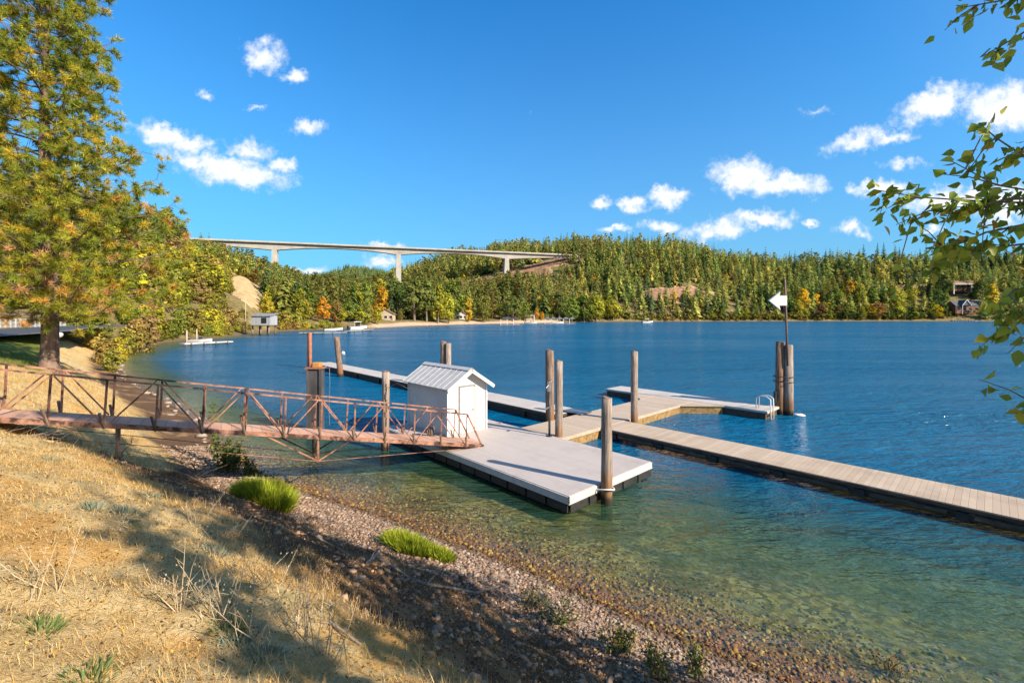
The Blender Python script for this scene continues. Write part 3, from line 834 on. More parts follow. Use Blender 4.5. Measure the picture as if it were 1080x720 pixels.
# power pedestal pipe on the platform
q = Vector((1.52, 17.95, .5))
q = px(579.5, 460, .5)
t = thing('steel_post', 'thin dark steel post with white top bracket on the grey platform', 'post', tuple(q))
MB().tube([q, q + UP * 1.75], .045, 8).build('post', M_PIPE, t, True)
MB().tube([q, q + UP * .03], .11, 10).build('foot_plate', M_PIPE, t)
b = MB(); b.obox(q + UP * 1.95, A1 * .05, A2 * .07, UP * .2); b.beam(q + UP * 1.9 - A2 * .2, q + UP * 2.15 + A2 * .12, .05, .05)
b.build('bracket', M_ALU, t, bevel=.01)
MB().beam(q + UP * 1.1 - A2 * .25, q + UP * 1.16 + A2 * .02, .05, .05).build('side_arm', M_ALU, t)

# ---- the boathouse shed
M_SIDING = None
def make_siding():
    m, N = new_mat('white_vertical_siding')
    pos = N.n('ShaderNodeNewGeometry').outputs['Position']
    q = N.n('ShaderNodeVectorMath', operation='DOT_PRODUCT', ins={0: pos, 1: tuple(A1 + A2)}).outputs[1]
    f = N.math('FRACT', N.math('DIVIDE', q, .2))
    g = N.math('MULTIPLY', N.step(f, 0, .06), N.step(f, 1, .94))
    n = N.noise(pos, 2.5, 5, .6)
    n9 = N.noise(pos, 9, 4, .6)
    z = N.n('ShaderNodeSeparateXYZ', ins={0: pos}).outputs[2]
    col = N.mix(N.step(n, .35, .75), (.66, .65, .63), (.58, .57, .55))
    col = N.mix(N.math('MULTIPLY', N.step(N.math('ADD', z, N.math('MULTIPLY', n9, .3)), .85, .6), .35), col, (.40, .37, .33))
    col = N.mix(N.math('MULTIPLY', N.math('SUBTRACT', 1.0, g), .35), col, (.4, .4, .4))
    surf(N, pbsdf(N, col, .6, 0, bump(N, g, .5, .006), .3))
    return m
M_SIDING = make_siding()
M_ROOF = mat_noise('pale_metal_roof', (.46, .45, .44), (.55, .54, .53), 3, .6, .0, .08, .004, c3=(.40, .39, .38))
M_TRIM = mat_noise('grey_trim', (.20, .20, .21), (.28, .28, .29), 4, .6, bstr=.1)
M_TRIMW = mat_noise('pale_trim', (.60, .60, .60), (.68, .68, .68), 4, .6, bstr=.1)
sa0, sa1, sb0, sb1, zb, ze = 6.95, 9.85, 1.03, 2.96, .50, 2.42
rise = .60
bm_ = (sb0 + sb1) / 2
shed = thing('boat_shed', 'white wooden shed with pale metal gable roof on the grey platform', 'shed', tuple(dp((sa0 + sa1) / 2, bm_, zb)))
def gable_wall(mb, a):
    return mb.add([dp(a, sb0, zb), dp(a, sb1, zb), dp(a, sb1, ze), dp(a, bm_, ze + rise), dp(a, sb0, ze)], [(0, 1, 2, 3, 4)])
w = MB()
vs = []
for a in (sa0, sa1):
    vs += [dp(a, sb0, zb), dp(a, sb1, zb), dp(a, sb1, ze), dp(a, bm_, ze + rise), dp(a, sb0, ze)]
w.add(vs, [(0, 1, 2, 3, 4), (9, 8, 7, 6, 5), (0, 4, 9, 5), (1, 6, 7, 2), (0, 5, 6, 1), (4, 3, 8, 9), (3, 2, 7, 8)])
wall = w.build('wall', M_SIDING, shed)
for (a, b_) in ((sa0 - .012, sb0 - .012), (sa0 - .012, sb1 + .012), (sa1 + .012, sb0 - .012)):
    MB().beam(dp(a, b_, zb), dp(a, b_, ze - .01), .07, .07, up=tuple(A1)).build('corner_trim', M_TRIMW, shed)
roof_ov, eave_ov = .30, .20
rf = MB()
sl = rise / ((sb1 - sb0) / 2)
ridge = ze + rise + .05
aF, aB = sa0 - roof_ov, sa1 + .25
roofs = []
for sgn in (-1, 1):
    half = (sb1 - sb0) / 2 + eave_ov
    e0 = dp(aF, bm_ + sgn * half, ridge - sl * half); e1 = dp(aB, bm_ + sgn * half, ridge - sl * half)
    r0 = dp(aF, bm_, ridge); r1 = dp(aB, bm_, ridge)
    th = UP * .035
    rf.add([e0, e1, r1, r0, e0 + th, e1 + th, r1 + th, r0 + th], [(0, 1, 2, 3), (7, 6, 5, 4), (0, 4, 5, 1), (1, 5, 6, 2), (3, 2, 6, 7), (0, 3, 7, 4)])
    nr = 9
    for i in range(nr + 1):
        f = i / nr
        a = aF + (aB - aF) * f
        a = min(max(a, aF + .03), aB - .03)
        rf.beam(dp(a, bm_ + sgn * half, ridge - sl * half + .045), dp(a, bm_ + sgn * .06, ridge + .045 - sl * .06), .03, .014, up=(0, 0, 1))
roof = rf.build('roof', M_ROOF, shed)
rc = MB()
for sgn in (-1, 1):
    c0 = dp(aF - .01, bm_, ridge + .075); c1 = dp(aB + .01, bm_, ridge + .075)
    o0 = dp(aF - .01, bm_ + sgn * .16, ridge + .075 - sl * .16); o1 = dp(aB + .01, bm_ + sgn * .16, ridge + .075 - sl * .16)
    rc.add([c0, c1, o1, o0, c0 - UP * .012, c1 - UP * .012, o1 - UP * .012, o0 - UP * .012], [(0, 1, 2, 3), (7, 6, 5, 4), (2, 6, 7, 3), (0, 3, 7, 4), (1, 5, 6, 2)])
rc.build('ridge_cap', M_ROOF, roof)
bb = MB()
for sgn in (-1, 1):
    half = (sb1 - sb0) / 2 + eave_ov
    bb.beam(dp(aF - .015, bm_ + sgn * half, ridge - sl * half - .05), dp(aF - .015, bm_ + sgn * .02, ridge - .06), .03, .13)
bb.build('barge_board', M_TRIMW, shed)
d0, d1 = 1.62, 2.33
door = MB().obox(dp(sa0 - .018, (d0 + d1) / 2, zb + .93), A1 * .018, A2 * ((d1 - d0) / 2), UP * .90).build('door', M_WHITEP, shed, bevel=.004)
df_ = MB()
for b_ in (d0 - .03, d1 + .03):
    df_.obox(dp(sa0 - .022, b_, zb + .94), A1 * .02, A2 * .028, UP * .93)
df_.obox(dp(sa0 - .022, (d0 + d1) / 2, zb + 1.90), A1 * .02, A2 * ((d1 - d0) / 2 + .055), UP * .028)
df_.build('door_frame', M_TRIM, door)
h = MB(); h.tube([dp(sa0 - .04, d1 - .09, zb + .92), dp(sa0 - .09, d1 - .09, zb + .92)], .03, 8); h.build('handle', M_ALU, door)
# dark pail beside the shed
pp = dp(7.4, .55, .5)
t = thing('bucket', 'small dark bucket standing against the shaded shed wall', 'bucket', tuple(pp))
MB().tube([pp, pp + UP * .42], [.14, .18], 12).build('pail', M_DARKST, t, True)
MB().tube([pp + UP * .42 + A1 * .18 * math.cos(k * math.pi / 6) + UP * .1 * math.sin(k * math.pi / 6) for k in range(7)], .01, 5).build('handle', M_PIPE, t)

# ---- gangway: rusty truss footbridge
M_GRUST = mat_noise('rusty_pink_steel', (.25, .11, .07), (.45, .235, .155), 5, .8, .1, .6, .008, c3=(.07, .035, .028), c3lo=.48, c3hi=.6)
M_GDECK = None
def make_gdeck(dirv):
    m, N = new_mat('rust_stained_planks')
    pos = N.n('ShaderNodeNewGeometry').outputs['Position']
    q = N.n('ShaderNodeVectorMath', operation='DOT_PRODUCT', ins={0: pos, 1: tuple(dirv)}).outputs[1]
    s = N.math('DIVIDE', q, .24)
    fr = N.math('FRACT', s)
    wn = N.n('ShaderNodeTexWhiteNoise', noise_dimensions='1D', ins={'W': N.math('FLOOR', s)}).outputs[0]
    n = N.noise(pos, 4, 6, .7)
    col = N.mix(N.math('MULTIPLY_ADD', wn, .5, N.math('MULTIPLY', n, .5)), (.40, .22, .15), (.60, .38, .28))
    col = N.mix(N.math('MULTIPLY', N.step(n, .58, .72), .7), col, (.22, .11, .075))
    e = N.math('MULTIPLY', N.step(fr, 0, .05), N.step(fr, 1, .95))
    col = N.mix(N.math('MULTIPLY', N.math('SUBTRACT', 1.0, e), .6), col, (.08, .04, .03))
    surf(N, pbsdf(N, col, .85, 0, bump(N, n, .5, .01), .2))
    return m
G0, G1 = Vector((-11.1, 9.8, 3.0)), Vector((-1.03, 16.3, .56))
GD_ = G1 - G0
GH = Vector((GD_.x, GD_.y, 0)).normalized()
GN = Vector((-GH.y, GH.x, 0))
GW = .95
M_GDECK = make_gdeck(GH)
T0 = -.34
def gp(t, z=0.0, n=0.0):
    return G0 + GD_ * t + UP * z + GN * n
gang = thing('gangway', 'rusty steel truss gangway sloping from the bank to the grey dock', 'gangway', tuple(gp(T0)))
gl = MB()
c0, c1 = gp(T0, -.02, GW / 2), gp(1.0, -.02, GW / 2)
gl.beam(c0, c1, GW - .08, .05)
gl.build('walkway_deck', M_GDECK, gang)
rh = 1.04
NP = 16
ts = [T0 + (0.94 - T0) * i / NP for i in range(NP + 1)]
for n_, nm in ((0.0, 'truss'), (GW, 'truss')):
    tr = MB()
    tr.beam(gp(T0, -.055, n_), gp(1.0, -.055, n_), .06, .11)
    truss = tr.build('truss', M_GRUST, gang)
    MB().beam(gp(T0, rh, n_), gp(.945, rh, n_), .042, .042).build('top_rail', M_GRUST, truss)
    for i, tt in enumerate(ts):
        lean = .012 * (1 if i % 2 else -1)
        MB().beam(gp(tt, 0, n_ - (.04 if n_ == 0 else -.04)), gp(tt + .004, rh, n_), .034, .036).build('post', M_GRUST, truss)
    for i in range(NP):
        a, b = ts[i], ts[i + 1]
        if i % 2 == 0:
            MB().beam(gp(a + .008, .02, n_), gp(b - .006, rh - .03, n_), .030, .030).build('diagonal', M_GRUST, truss)
        else:
            MB().beam(gp(a + .008, rh - .03, n_), gp(b - .006, .02, n_), .030, .030).build('diagonal', M_GRUST, truss)
    MB().beam(gp(.945, rh, n_), gp(.993, .0, n_), .05, .05).build('end_brace', M_GRUST, truss)
    # toe pieces sticking out at the posts
    for i, tt in enumerate(ts):
        s = -1 if n_ == 0 else 1
        MB().beam(gp(tt, -.12, n_ + s * .03), gp(tt - .006, .26, n_ + s * .13), .05, .035).build('outrigger', M_PILED, truss)
tq = .535
kb = MB()
for n_ in (0.02, GW - .02):
    kb.beam(gp(tq, -.12, n_), gp(tq, -.78, n_), .045, .045)
    kb.beam(gp(tq - .11, -.12, n_), gp(tq, -.76, n_), .035, .035)
    kb.beam(gp(tq + .075, -.12, n_), gp(tq, -.76, n_), .035, .035)
kb.beam(gp(tq, -.76, 0), gp(tq, -.76, GW), .06, .06)
kb.beam(gp(tq, -.14, 0), gp(tq, -.76, GW), .04, .04)
kb.build('king_post', M_GRUST, gang)
for n_ in (0.02, GW - .02):
    ro = MB()
    ro.tube([gp(tq - .8, -.14, n_), gp(tq, -.77, n_)], .009, 6)
    ro.tube([gp(tq, -.77, n_), gp(.985, -.12, n_)], .009, 6)
    ro.build('tension_rod', M_GRUST, gang)
for tt, k in ((-.06, .7), (.16, .95)):
    base = gp(tt, -.1, .04); zg = gz(base.x, base.y)
    MB().beam((base.x, base.y, zg - .2), base, .07, .07).build('leg', M_PILED, gang)
MB().beam(gp(.965, -.03, .05), gp(.965, -.03, GW - .05), .2, .03).build('landing_plate', M_GDECK, gang)
# ------------------------------------------------------------------ highway bridge across the bay
M_CONC = mat_noise('pale_concrete', (.36, .34, .31), (.46, .44, .40), .12, .85, bstr=.1, c3=(.30, .28, .26))
BD = (BR_R - BR_L); BLEN = Vector((BD.x, BD.y, 0)).length
BH = Vector((BD.x, BD.y, 0)).normalized(); BN = Vector((BH.y, -BH.x, 0))   # BN points towards the lake
bridge = thing('highway_bridge', 'high pale concrete highway bridge on slender piers across the bay', 'bridge', tuple(BR_L))
PT = [.158, .465, .776]
def bz(t):
    return BR_L.z + BD.z * t
def depth(t):
    ends = [-.16] + PT + [1.0]
    for i in range(len(ends) - 1):
        if ends[i] <= t <= ends[i + 1]:
            a, b = ends[i], ends[i + 1]
            f = (t - a) / (b - a)
            k = 0.0
            if i == len(ends) - 2:
                k = (1 - f) ** 2
            elif i == 0:
                k = f ** 2
            else:
                k = (2 * f - 1) ** 2
            return 3.0 + 4.6 * k
    return 3.0
N_ = 120
tt_ = [-.16 + 1.16 * i / N_ for i in range(N_ + 1)]
def sweep(secf):
    mb = MB(); prev = None
    k = None
    for t in tt_:
        sec = secf(t)
        k = len(sec)
        for (q, z) in sec:
            p = BR_L + Vector((BD.x * t, BD.y * t, 0)) + BN * q
            mb.v.append((p.x, p.y, z))
    for i in range(N_):
        for j in range(k):
            j2 = (j + 1) % k
            mb.f.append([i * k + j, i * k + j2, (i + 1) * k + j2, (i + 1) * k + j]); mb.mi.append(0)
    mb.f.append(list(range(k))[::-1]); mb.mi.append(0)
    mb.f.append([N_ * k + j for j in range(k)]); mb.mi.append(0)
    return mb
sweep(lambda t: [(-6.8, bz(t) - .9), (6.8, bz(t) - .9), (6.8, bz(t) - .3), (-6.8, bz(t) - .3)]).build('deck_slab', M_CONC, bridge)
sweep(lambda t: [(-3.6, bz(t) - .9 - depth(t)), (3.6, bz(t) - .9 - depth(t)), (4.2, bz(t) - .91), (-4.2, bz(t) - .91)]).build('box_girder', M_CONC, bridge)
for s in (-1, 1):
    sweep(lambda t: [(s * 6.4, bz(t) - .29), (s * 6.85, bz(t) - .29), (s * 6.8, bz(t) + .85), (s * 6.5, bz(t) + .85)]).build('parapet', M_CONC, bridge)
for t in PT:
    c = BR_L + Vector((BD.x * t, BD.y * t, 0))
    zt = bz(t) - .9 - depth(t) + .3; zg = gz(c.x, c.y) - 2
    mb = MB()
    for (z, wl, wn) in ((zg, 3.6, 3.2), (zt, 2.7, 3.6)):
        for (a, b) in ((-1, -1), (1, -1), (1, 1), (-1, 1)):
            p = c + BH * a * wl + BN * b * wn
            mb.v.append((p.x, p.y, z))
    mb.f += [[0, 1, 5, 4], [1, 2, 6, 5], [2, 3, 7, 6], [3, 0, 4, 7], [4, 5, 6, 7]]; mb.mi += [0] * 5
    mb.build('pier', M_CONC, bridge)
ab_ = BR_R + Vector((0, 0, 0))
MB().obox(BR_R - UP * 3.4 + BH * 1.5, BH * 2.0, BN * 7.0, UP * 3.6).build('abutment', M_CONC, bridge)

# ------------------------------------------------------------------ foliage kit (arrays of small leaf faces)
R0 = np.random.RandomState
def unit(v):
    return v / np.maximum(np.linalg.norm(v, axis=-1, keepdims=True), 1e-9)
def leaf_quads(C, Nn, size, aspect, rng, droop=None):
    """diamond leaf sprays at centres C facing Nn"""
    n = len(C)
    t = rng.normal(size=(n, 3))
    if droop is not None:
        t = t * .35 + droop
    t = unit(t - Nn * (t * Nn).sum(1, keepdims=True))
    b = np.cross(Nn, t)
    s = np.asarray(size).reshape(-1, 1)
    V = np.stack([C - t * s, C + b * s * aspect, C + t * s, C - b * s * aspect], 1).reshape(-1, 3)
    Fq = np.arange(4 * n).reshape(-1, 4)
    return V, Fq
def trunk_arr(h, r, seg=6, z0=-1.0, lean=(0, 0), col=(.10, .065, .045)):
    zs = np.array([z0, h * .15, h * .5, h])
    rs = np.array([r * 1.15, r, r * .7, r * .12])
    V = []
    for z, q in zip(zs, rs):
        for k in range(seg):
            a = 2 * math.pi * k / seg
            V.append((q * math.cos(a) + lean[0] * z / h, q * math.sin(a) + lean[1] * z / h, z))
    Fq = []
    for i in range(3):
        for k in range(seg):
            Fq.append((i * seg + k, i * seg + (k + 1) % seg, (i + 1) * seg + (k + 1) % seg, (i + 1) * seg + k))
    V = np.array(V)
    return V, np.array(Fq), np.tile(np.array(col), (len(V), 1))
def join(parts):
    Vs, Fs, Cs, o = [], [], [], 0
    for V, Fq, C in parts:
        Vs.append(V); Fs.append(Fq + o); Cs.append(C); o += len(V)
    return np.concatenate(Vs), np.concatenate(Fs), np.concatenate(Cs)
def tint(n, base, var, rng, k=4, alt=None, p=.2):
    c = np.array(base) * (1 + var * (rng.rand(n, 1) - .5) * 2)
    if alt is not None:
        m = rng.rand(n, 1) < p
        c = np.where(m, np.array(alt) * (1 + var * (rng.rand(n, 1) - .5) * 2), c)
    return np.repeat(c, k, axis=0)

def fir_arrays(h, seed, dens=1.0, base=(.040, .062, .020), wide=.17, start=.10):
    """conical conifer: drooping branch sprays in whorls"""
    rng = R0(seed)
    nw = int(15 * dens ** .5)
    C, Nn, S, D = [], [], [], []
    for i in range(nw):
        t = start + (1 - start) * (i + .5) / nw
        Rm = h * wide * (1 - t) ** .72 * (.85 + .3 * rng.rand())
        nb = max(4, int((5 + 5 * (1 - t)) * dens ** .5))
        off = rng.rand() * 6.28
        for k in range(nb):
            a = off + 6.283 * k / nb + rng.normal() * .25
            R = Rm * (.6 + .55 * rng.rand())
            for f in (.38, .82):
                z = t * h - f * R * (.22 + .25 * rng.rand()) + rng.normal() * h * .008
                C.append((R * f * math.cos(a), R * f * math.sin(a), z))
                Nn.append((math.cos(a) * .75 + rng.normal() * .35, math.sin(a) * .75 + rng.normal() * .35, .75))
                S.append(max(.35, R * .42) * (.8 + .5 * rng.rand()))
                D.append((math.cos(a), math.sin(a), -.5))
    C, Nn, S, D = np.array(C), unit(np.array(Nn)), np.array(S), np.array(D)
    V, Fq = leaf_quads(C, Nn, S, .52, rng, D)
    top = np.array([(0, 0, h * .98)]); V2, F2 = leaf_quads(top, np.array([(1., 0, .1)]), np.array([h * .035]), .3, rng, np.array([(0, 0, 3.)]))
    return join([(V, Fq, tint(len(C), base, .32, rng)), (V2, F2, tint(1, base, .2, rng)), trunk_arr(h * .9, h * .014)])

def clump_arrays(h, seed, ncl=26, per=16, base=(.07, .085, .02), alt=None, p=.2, crown=(.25, 1.0), rx=.20, leaf=.5, shape='egg', trunkr=.016, trunk=True, tcol=(.10, .075, .055), gaps=0.0, lrot=None):
    """crown built of leaf clumps; shape egg / round / column / dome"""
    rng = R0(seed)
    z0, z1 = crown[0] * h, crown[1] * h
    C, Nn = [], []
    for i in range(ncl):
        t = (i + rng.rand()) / ncl
        prof = {'egg': math.sin(math.pi * min(1, (t * .86 + .14)) ** .8) ** .7, 'round': math.sin(math.pi * (t * .9 + .05)) ** .55,
                'column': min(1, 4 * t + .3) * (1 - t) ** .35, 'dome': (1 - t * t) ** .5 * .98 + .05}[shape]
        R = rx * h * prof
        a = rng.rand() * 6.283 if lrot is None else lrot + i * 2.4
        q = R * (.25 + .75 * rng.rand() ** .6)
        c = np.array((q * math.cos(a), q * math.sin(a), z0 + (z1 - z0) * t))
        cr = rx * h * (.26 + .20 * rng.rand())
        d = unit(rng.normal(size=(per, 3))) * (rng.rand(per, 1) ** .4)
        P_ = c + d * cr * np.array((1, 1, .75))
        C.append(P_)
        out = P_ - np.array((0, 0, z0 + (z1 - z0) * .35))
        Nn.append(unit(unit(out) + d * .8 + rng.normal(size=(per, 3)) * .45))
    C, Nn = np.concatenate(C), np.concatenate(Nn)
    cc = np.repeat((1 + .35 * (rng.rand(ncl, 1) - .5)), per, axis=0)
    V, Fq = leaf_quads(C, Nn, leaf * (.7 + .6 * rng.rand(len(C))), .6, rng)
    col = tint(len(C), base, .25, rng, 4, alt, p) * np.repeat(cc, 4, axis=0)
    parts = [(V, Fq, col)]
    if trunk:
        parts.append(trunk_arr(h * .85, h * trunkr, col=tcol, lean=(rng.normal() * .02 * h, rng.normal() * .02 * h)))
    return join(parts)

M_FOL = mat_leaf('tree_foliage', .33, .26)
def mesh_tree(name, arr):
    me = mesh_np(name, arr[0], arr[1], col=arr[2])
    me.materials.append(M_FOL)
    return me
def place_mesh(name, me, x, y, z, rz, s, label, cat, group):
    o = bpy.data.objects.new(name, me)
    COL.objects.link(o)
    o.location = (x, y, z); o.rotation_euler = (0, 0, rz); o.scale = s if isinstance(s, tuple) else (s, s, s)
    return tag(o, label, cat, group)

GREEN, LIME, YEL, ORG, OLIVE, RUST, DARK = (.15, .21, .042), (.29, .32, .045), (.62, .47, .03), (.62, .33, .04), (.23, .215, .055), (.38, .21, .075), (.09, .13, .035)
# ------------------------------------------------------------------ conifer forest on the hills
rngF = R0(77)
HOUSE_SITES = []   # filled by hand: (u, Y, clear radius in columns)
CLEAR = [(690, 700, 10, 28), (658, 705, 5, 20), (640, 690, 6, 20), (1018, 480, 19, 46), (1012, 515, 15, 48), (145, 255, 9, 28), (279, 133, 16, 14)]
cands = []
Ys = 90 + (860 - 90) * rngF.rand(78000) ** .8
Us = -160 + 1840 * rngF.rand(78000)
Xs = (Us - 540) / F_PX * Ys
keepp = rngF.rand(78000) < np.clip(Ys / 560, 0, 1)
Ys, Us, Xs = Ys[keepp], Us[keepp], Xs[keepp]
dS = shore_d(Xs, Ys)
zz = ground_z(Xs, Ys, dS)
bw = bare_w(Xs, Ys)
abn = np.array((BH.x, BH.y)); sB = (Xs - BR_L.x) * abn[0] + (Ys - BR_L.y) * abn[1]; qB = (Xs - BR_L.x) * BN.x + (Ys - BR_L.y) * BN.y
cellmap = {}
chosen = []
far_peak = 0
for i in range(len(Ys)):
    u, Y, x, d = Us[i], Ys[i], Xs[i], dS[i]
    if d < 7 or bw[i] > .4:
        continue
    if u < 128 and Y < 118 and u > -160 and d < 200 and Y < 105:
        continue
    # open scrubby slope on the left shore, and flat park land by the beach
    if 118 < u < 285 and Y < 215 and rngF.rand() > .03:
        continue
    if 285 <= u < 640 and zz[i] < 5.5 and d < 60 and rngF.rand() > .10:
        continue
    if abs(qB[i]) < 13 and sB[i] > .08 * BLEN and zz[i] > 40 and sB[i] < BLEN + 8:
        continue
    if any(abs(u - cu) < ru and -16 < cy - Y < ry for (cu, cy, ru, ry) in CLEAR):
        continue
    if u > 860 and 500 < Y < 560 and rngF.rand() > .55:
        continue
    sp = 6.6 if Y > 300 else 6.2
    key = (int(x // sp), int(Y // sp))
    if any((key[0] + a, key[1] + b) in cellmap and (cellmap[(key[0] + a, key[1] + b)][0] - x) ** 2 + (cellmap[(key[0] + a, key[1] + b)][1] - Y) ** 2 < sp * sp for a in (-1, 0, 1) for b in (-1, 0, 1)):
        continue
    cellmap[key] = (x, Y)
    chosen.append((x, Y, zz[i], u))
# height of each tree
forest = []
for (x, Y, z, u) in chosen:
    h = 20 + 12 * rngF.rand() + (4 if (u > 850 and rngF.rand() < .35) else 0)
    if rngF.rand() < .25:
        h *= .7
    if u < 300:
        h *= .72 if Y < 250 else .85
    h *= .8 + .45 * fbm(np.array([x * .02]), np.array([Y * .02]), 2, 61)[0] + .15
    # keep the cut slope below the bridge open to view
    t_ = (x - BR_L.x) / BD.x
    if 470 < u < 612 and 440 < Y < 600:
        lim = CAM_Z + (333.5 - (292 - (u - 490) * .08 - max(0, u - 560) * .16)) / F_PX * Y
        h = min(h, lim - z)
        if h < 6:
            continue
    if 196 < u < 268 and Y < 500:
        # the bridge's left end shows above the trees in front of it
        lim = CAM_Z + (333.5 - (252 + max(0, u - 212) * .20)) / F_PX * Y
        h = min(h, lim - z)
        if h < 3:
            continue
    if 265 < u < 412 and Y < 1000:
        # the bridge piers stay in view down to the tree tops in front of them
        lim = CAM_Z + (333.5 - np.interp(u, [265, 300, 330, 400, 412], [272, 284, 294, 292, 286])) / F_PX * Y + 1 + 3 * rngF.rand()
        h = min(h, lim - z)
        if h < 6:
            continue
    forest.append((x, Y, z, h, u))
FIRC = [(.14, .195, .05), (.17, .22, .055), (.22, .245, .058), (.10, .15, .055), (.25, .25, .06)]
firs = [mesh_tree('conifer', fir_arrays(24, 100 + i, 1.6, FIRC[i % 5], .19 + .03 * (i % 3))) for i in range(5)]
pines = [mesh_tree('pine_tree', clump_arrays(24, 140 + i, 30, 15, ((.20, .215, .052), (.23, .225, .056), (.165, .195, .05))[i % 3], (.30, .21, .06), .08, (.22, 1.0), .155, .62, 'egg', .014, True, (.20, .10, .055))) for i in range(4)]
def dist2(f):
    return math.hypot(f[0], f[1]) / f[3]
forest.sort(key=lambda f: dist2(f) + (1e3 if f[4] > 1090 or f[4] < -20 else 0))
def zone_conifer(u, Y):
    if u < 290:
        return 'left hillside'
    if u < 480:
        return 'slope behind the park'
    if u < 640:
        return 'slope below the bridge end'
    return 'far right hillside'
NIND = 290
for f in forest[:NIND]:
    x, Y, z, h, u = f
    zn_ = zone_conifer(u, Y)
    if rngF.rand() < (.55 if u < 640 else .4):
        me = pines[rngF.randint(4)]
        place_mesh('pine_tree', me, x, Y, z - .3, rngF.rand() * 6.28, (h / 24 * (1 + .25 * rngF.rand()),) * 2 + (h / 24,), 'olive green pine with open crown on the ' + zn_, 'pine tree', 'pines on the ' + zn_)
    else:
        me = firs[rngF.randint(5)]
        place_mesh('conifer_tree', me, x, Y, z - .3, rngF.rand() * 6.28, (h / 24 * (1 + .3 * rngF.rand()),) * 2 + (h / 24,), 'dark pointed conifer on the ' + zn_, 'conifer', 'conifers on the ' + zn_)
lo_f = [fir_arrays(24, 200 + i, .8, FIRC[i % 5], .21 + .03 * (i % 3)) for i in range(5)]
lo_b = [clump_arrays(15, 270 + i, 18, 9, b_, a_, .3, (.15, 1.0), .30, .95, 'egg', .02) for i, (b_, a_) in enumerate(((GREEN, LIME), (LIME, YEL), (OLIVE, LIME), (YEL, ORG), (RUST, OLIVE)))]
lo_p = [clump_arrays(24, 240 + i, 18, 9, ((.20, .215, .052), (.23, .225, .056), (.165, .195, .05))[i % 3], (.30, .21, .06), .08, (.2, 1.0), .16, .95, 'egg', .014) for i in range(4)]
Vs, Fs, Cs, o = [], [], [], 0
for f in forest[NIND:]:
    x, Y, z, h, u = f
    isb = rngF.rand() < (.10 if h < 26 else 0) + (.10 if u > 860 else 0)
    V, Fq, C = lo_b[(0, 0, 1, 1, 2, 2, 2, 3, 4)[rngF.randint(9)]] if isb else lo_p[rngF.randint(4)] if rngF.rand() < (.45 if u < 640 else .2) else lo_f[rngF.randint(5)]
    a = rngF.rand() * 6.28; ca, sa = math.cos(a), math.sin(a)
    s = h / 24; w = s * (1 + .3 * rngF.rand())
    Vs.append(np.stack([(V[:, 0] * ca - V[:, 1] * sa) * w + x, (V[:, 0] * sa + V[:, 1] * ca) * w + Y, V[:, 2] * s + z - .3], 1))
    Fs.append(Fq + o); o += len(V)
    br = .6 + 1.05 * rngF.rand()
    Cs.append(np.clip(C * np.array((br * (1 + .25 * (rngF.rand() - .3)), br, br)), 0, 1))
# far ridge behind the bay: a thin fringe of trees on the distant peak
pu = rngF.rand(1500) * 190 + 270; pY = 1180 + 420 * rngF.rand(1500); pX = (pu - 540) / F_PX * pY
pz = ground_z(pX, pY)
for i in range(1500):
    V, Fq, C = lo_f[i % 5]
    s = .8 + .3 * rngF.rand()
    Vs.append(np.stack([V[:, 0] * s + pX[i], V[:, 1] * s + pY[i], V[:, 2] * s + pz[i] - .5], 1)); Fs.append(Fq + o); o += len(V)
    Cs.append(C * np.array((.9, 1.0, 1.25)))  # distance haze painted into the tree colours as a mild blue shift
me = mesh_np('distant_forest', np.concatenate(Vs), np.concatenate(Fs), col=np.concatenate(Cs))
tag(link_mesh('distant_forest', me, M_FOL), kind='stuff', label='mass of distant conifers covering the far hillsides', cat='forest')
print('forest', len(forest))

# ------------------------------------------------------------------ broadleaf trees round the shore in autumn colour
def tree_kind(base, alt, p, seed, shape='egg', rx=.3, crown=(.18, 1.0), ncl=46, per=26, leaf=.42, h=12, tr=.022):
    rt = thing('tree', 'tree', 'tree')
    arr = clump_arrays(h, seed, ncl, per, base, alt, p, crown, rx, leaf, shape, trunk=False)
    me = mesh_np('crown', arr[0], arr[1], col=arr[2])
    c = link_mesh('crown', me, M_FOL, rt)
    tv, tf, tcn = trunk_arr(h * .8, h * tr, 7, -.6, (h * .03, 0), (.16, .12, .09))
    rng = R0(seed + 5)
    mb = MB(); mb.v = [tuple(q) for q in tv]; mb.f = [list(q) for q in tf]; mb.mi = [0] * len(tf)
    for k in range(7):
        a = rng.rand() * 6.28; z = h * (.18 + .07 * k)
        r = rx * h * .75
        mb.tube([(0, 0, z), (r * .5 * math.cos(a), r * .5 * math.sin(a), z + h * .10), (r * math.cos(a), r * math.sin(a), z + h * .22)], [h * tr * .55, h * tr * .35, h * tr * .1], 5)
    mb.build('trunk', M_BARK, rt)
    return rt
M_BARK = mat_noise('grey_brown_bark', (.12, .09, .07), (.26, .21, .17), 2.5, .9, bstr=.5, stretch=(1, 1, .3))
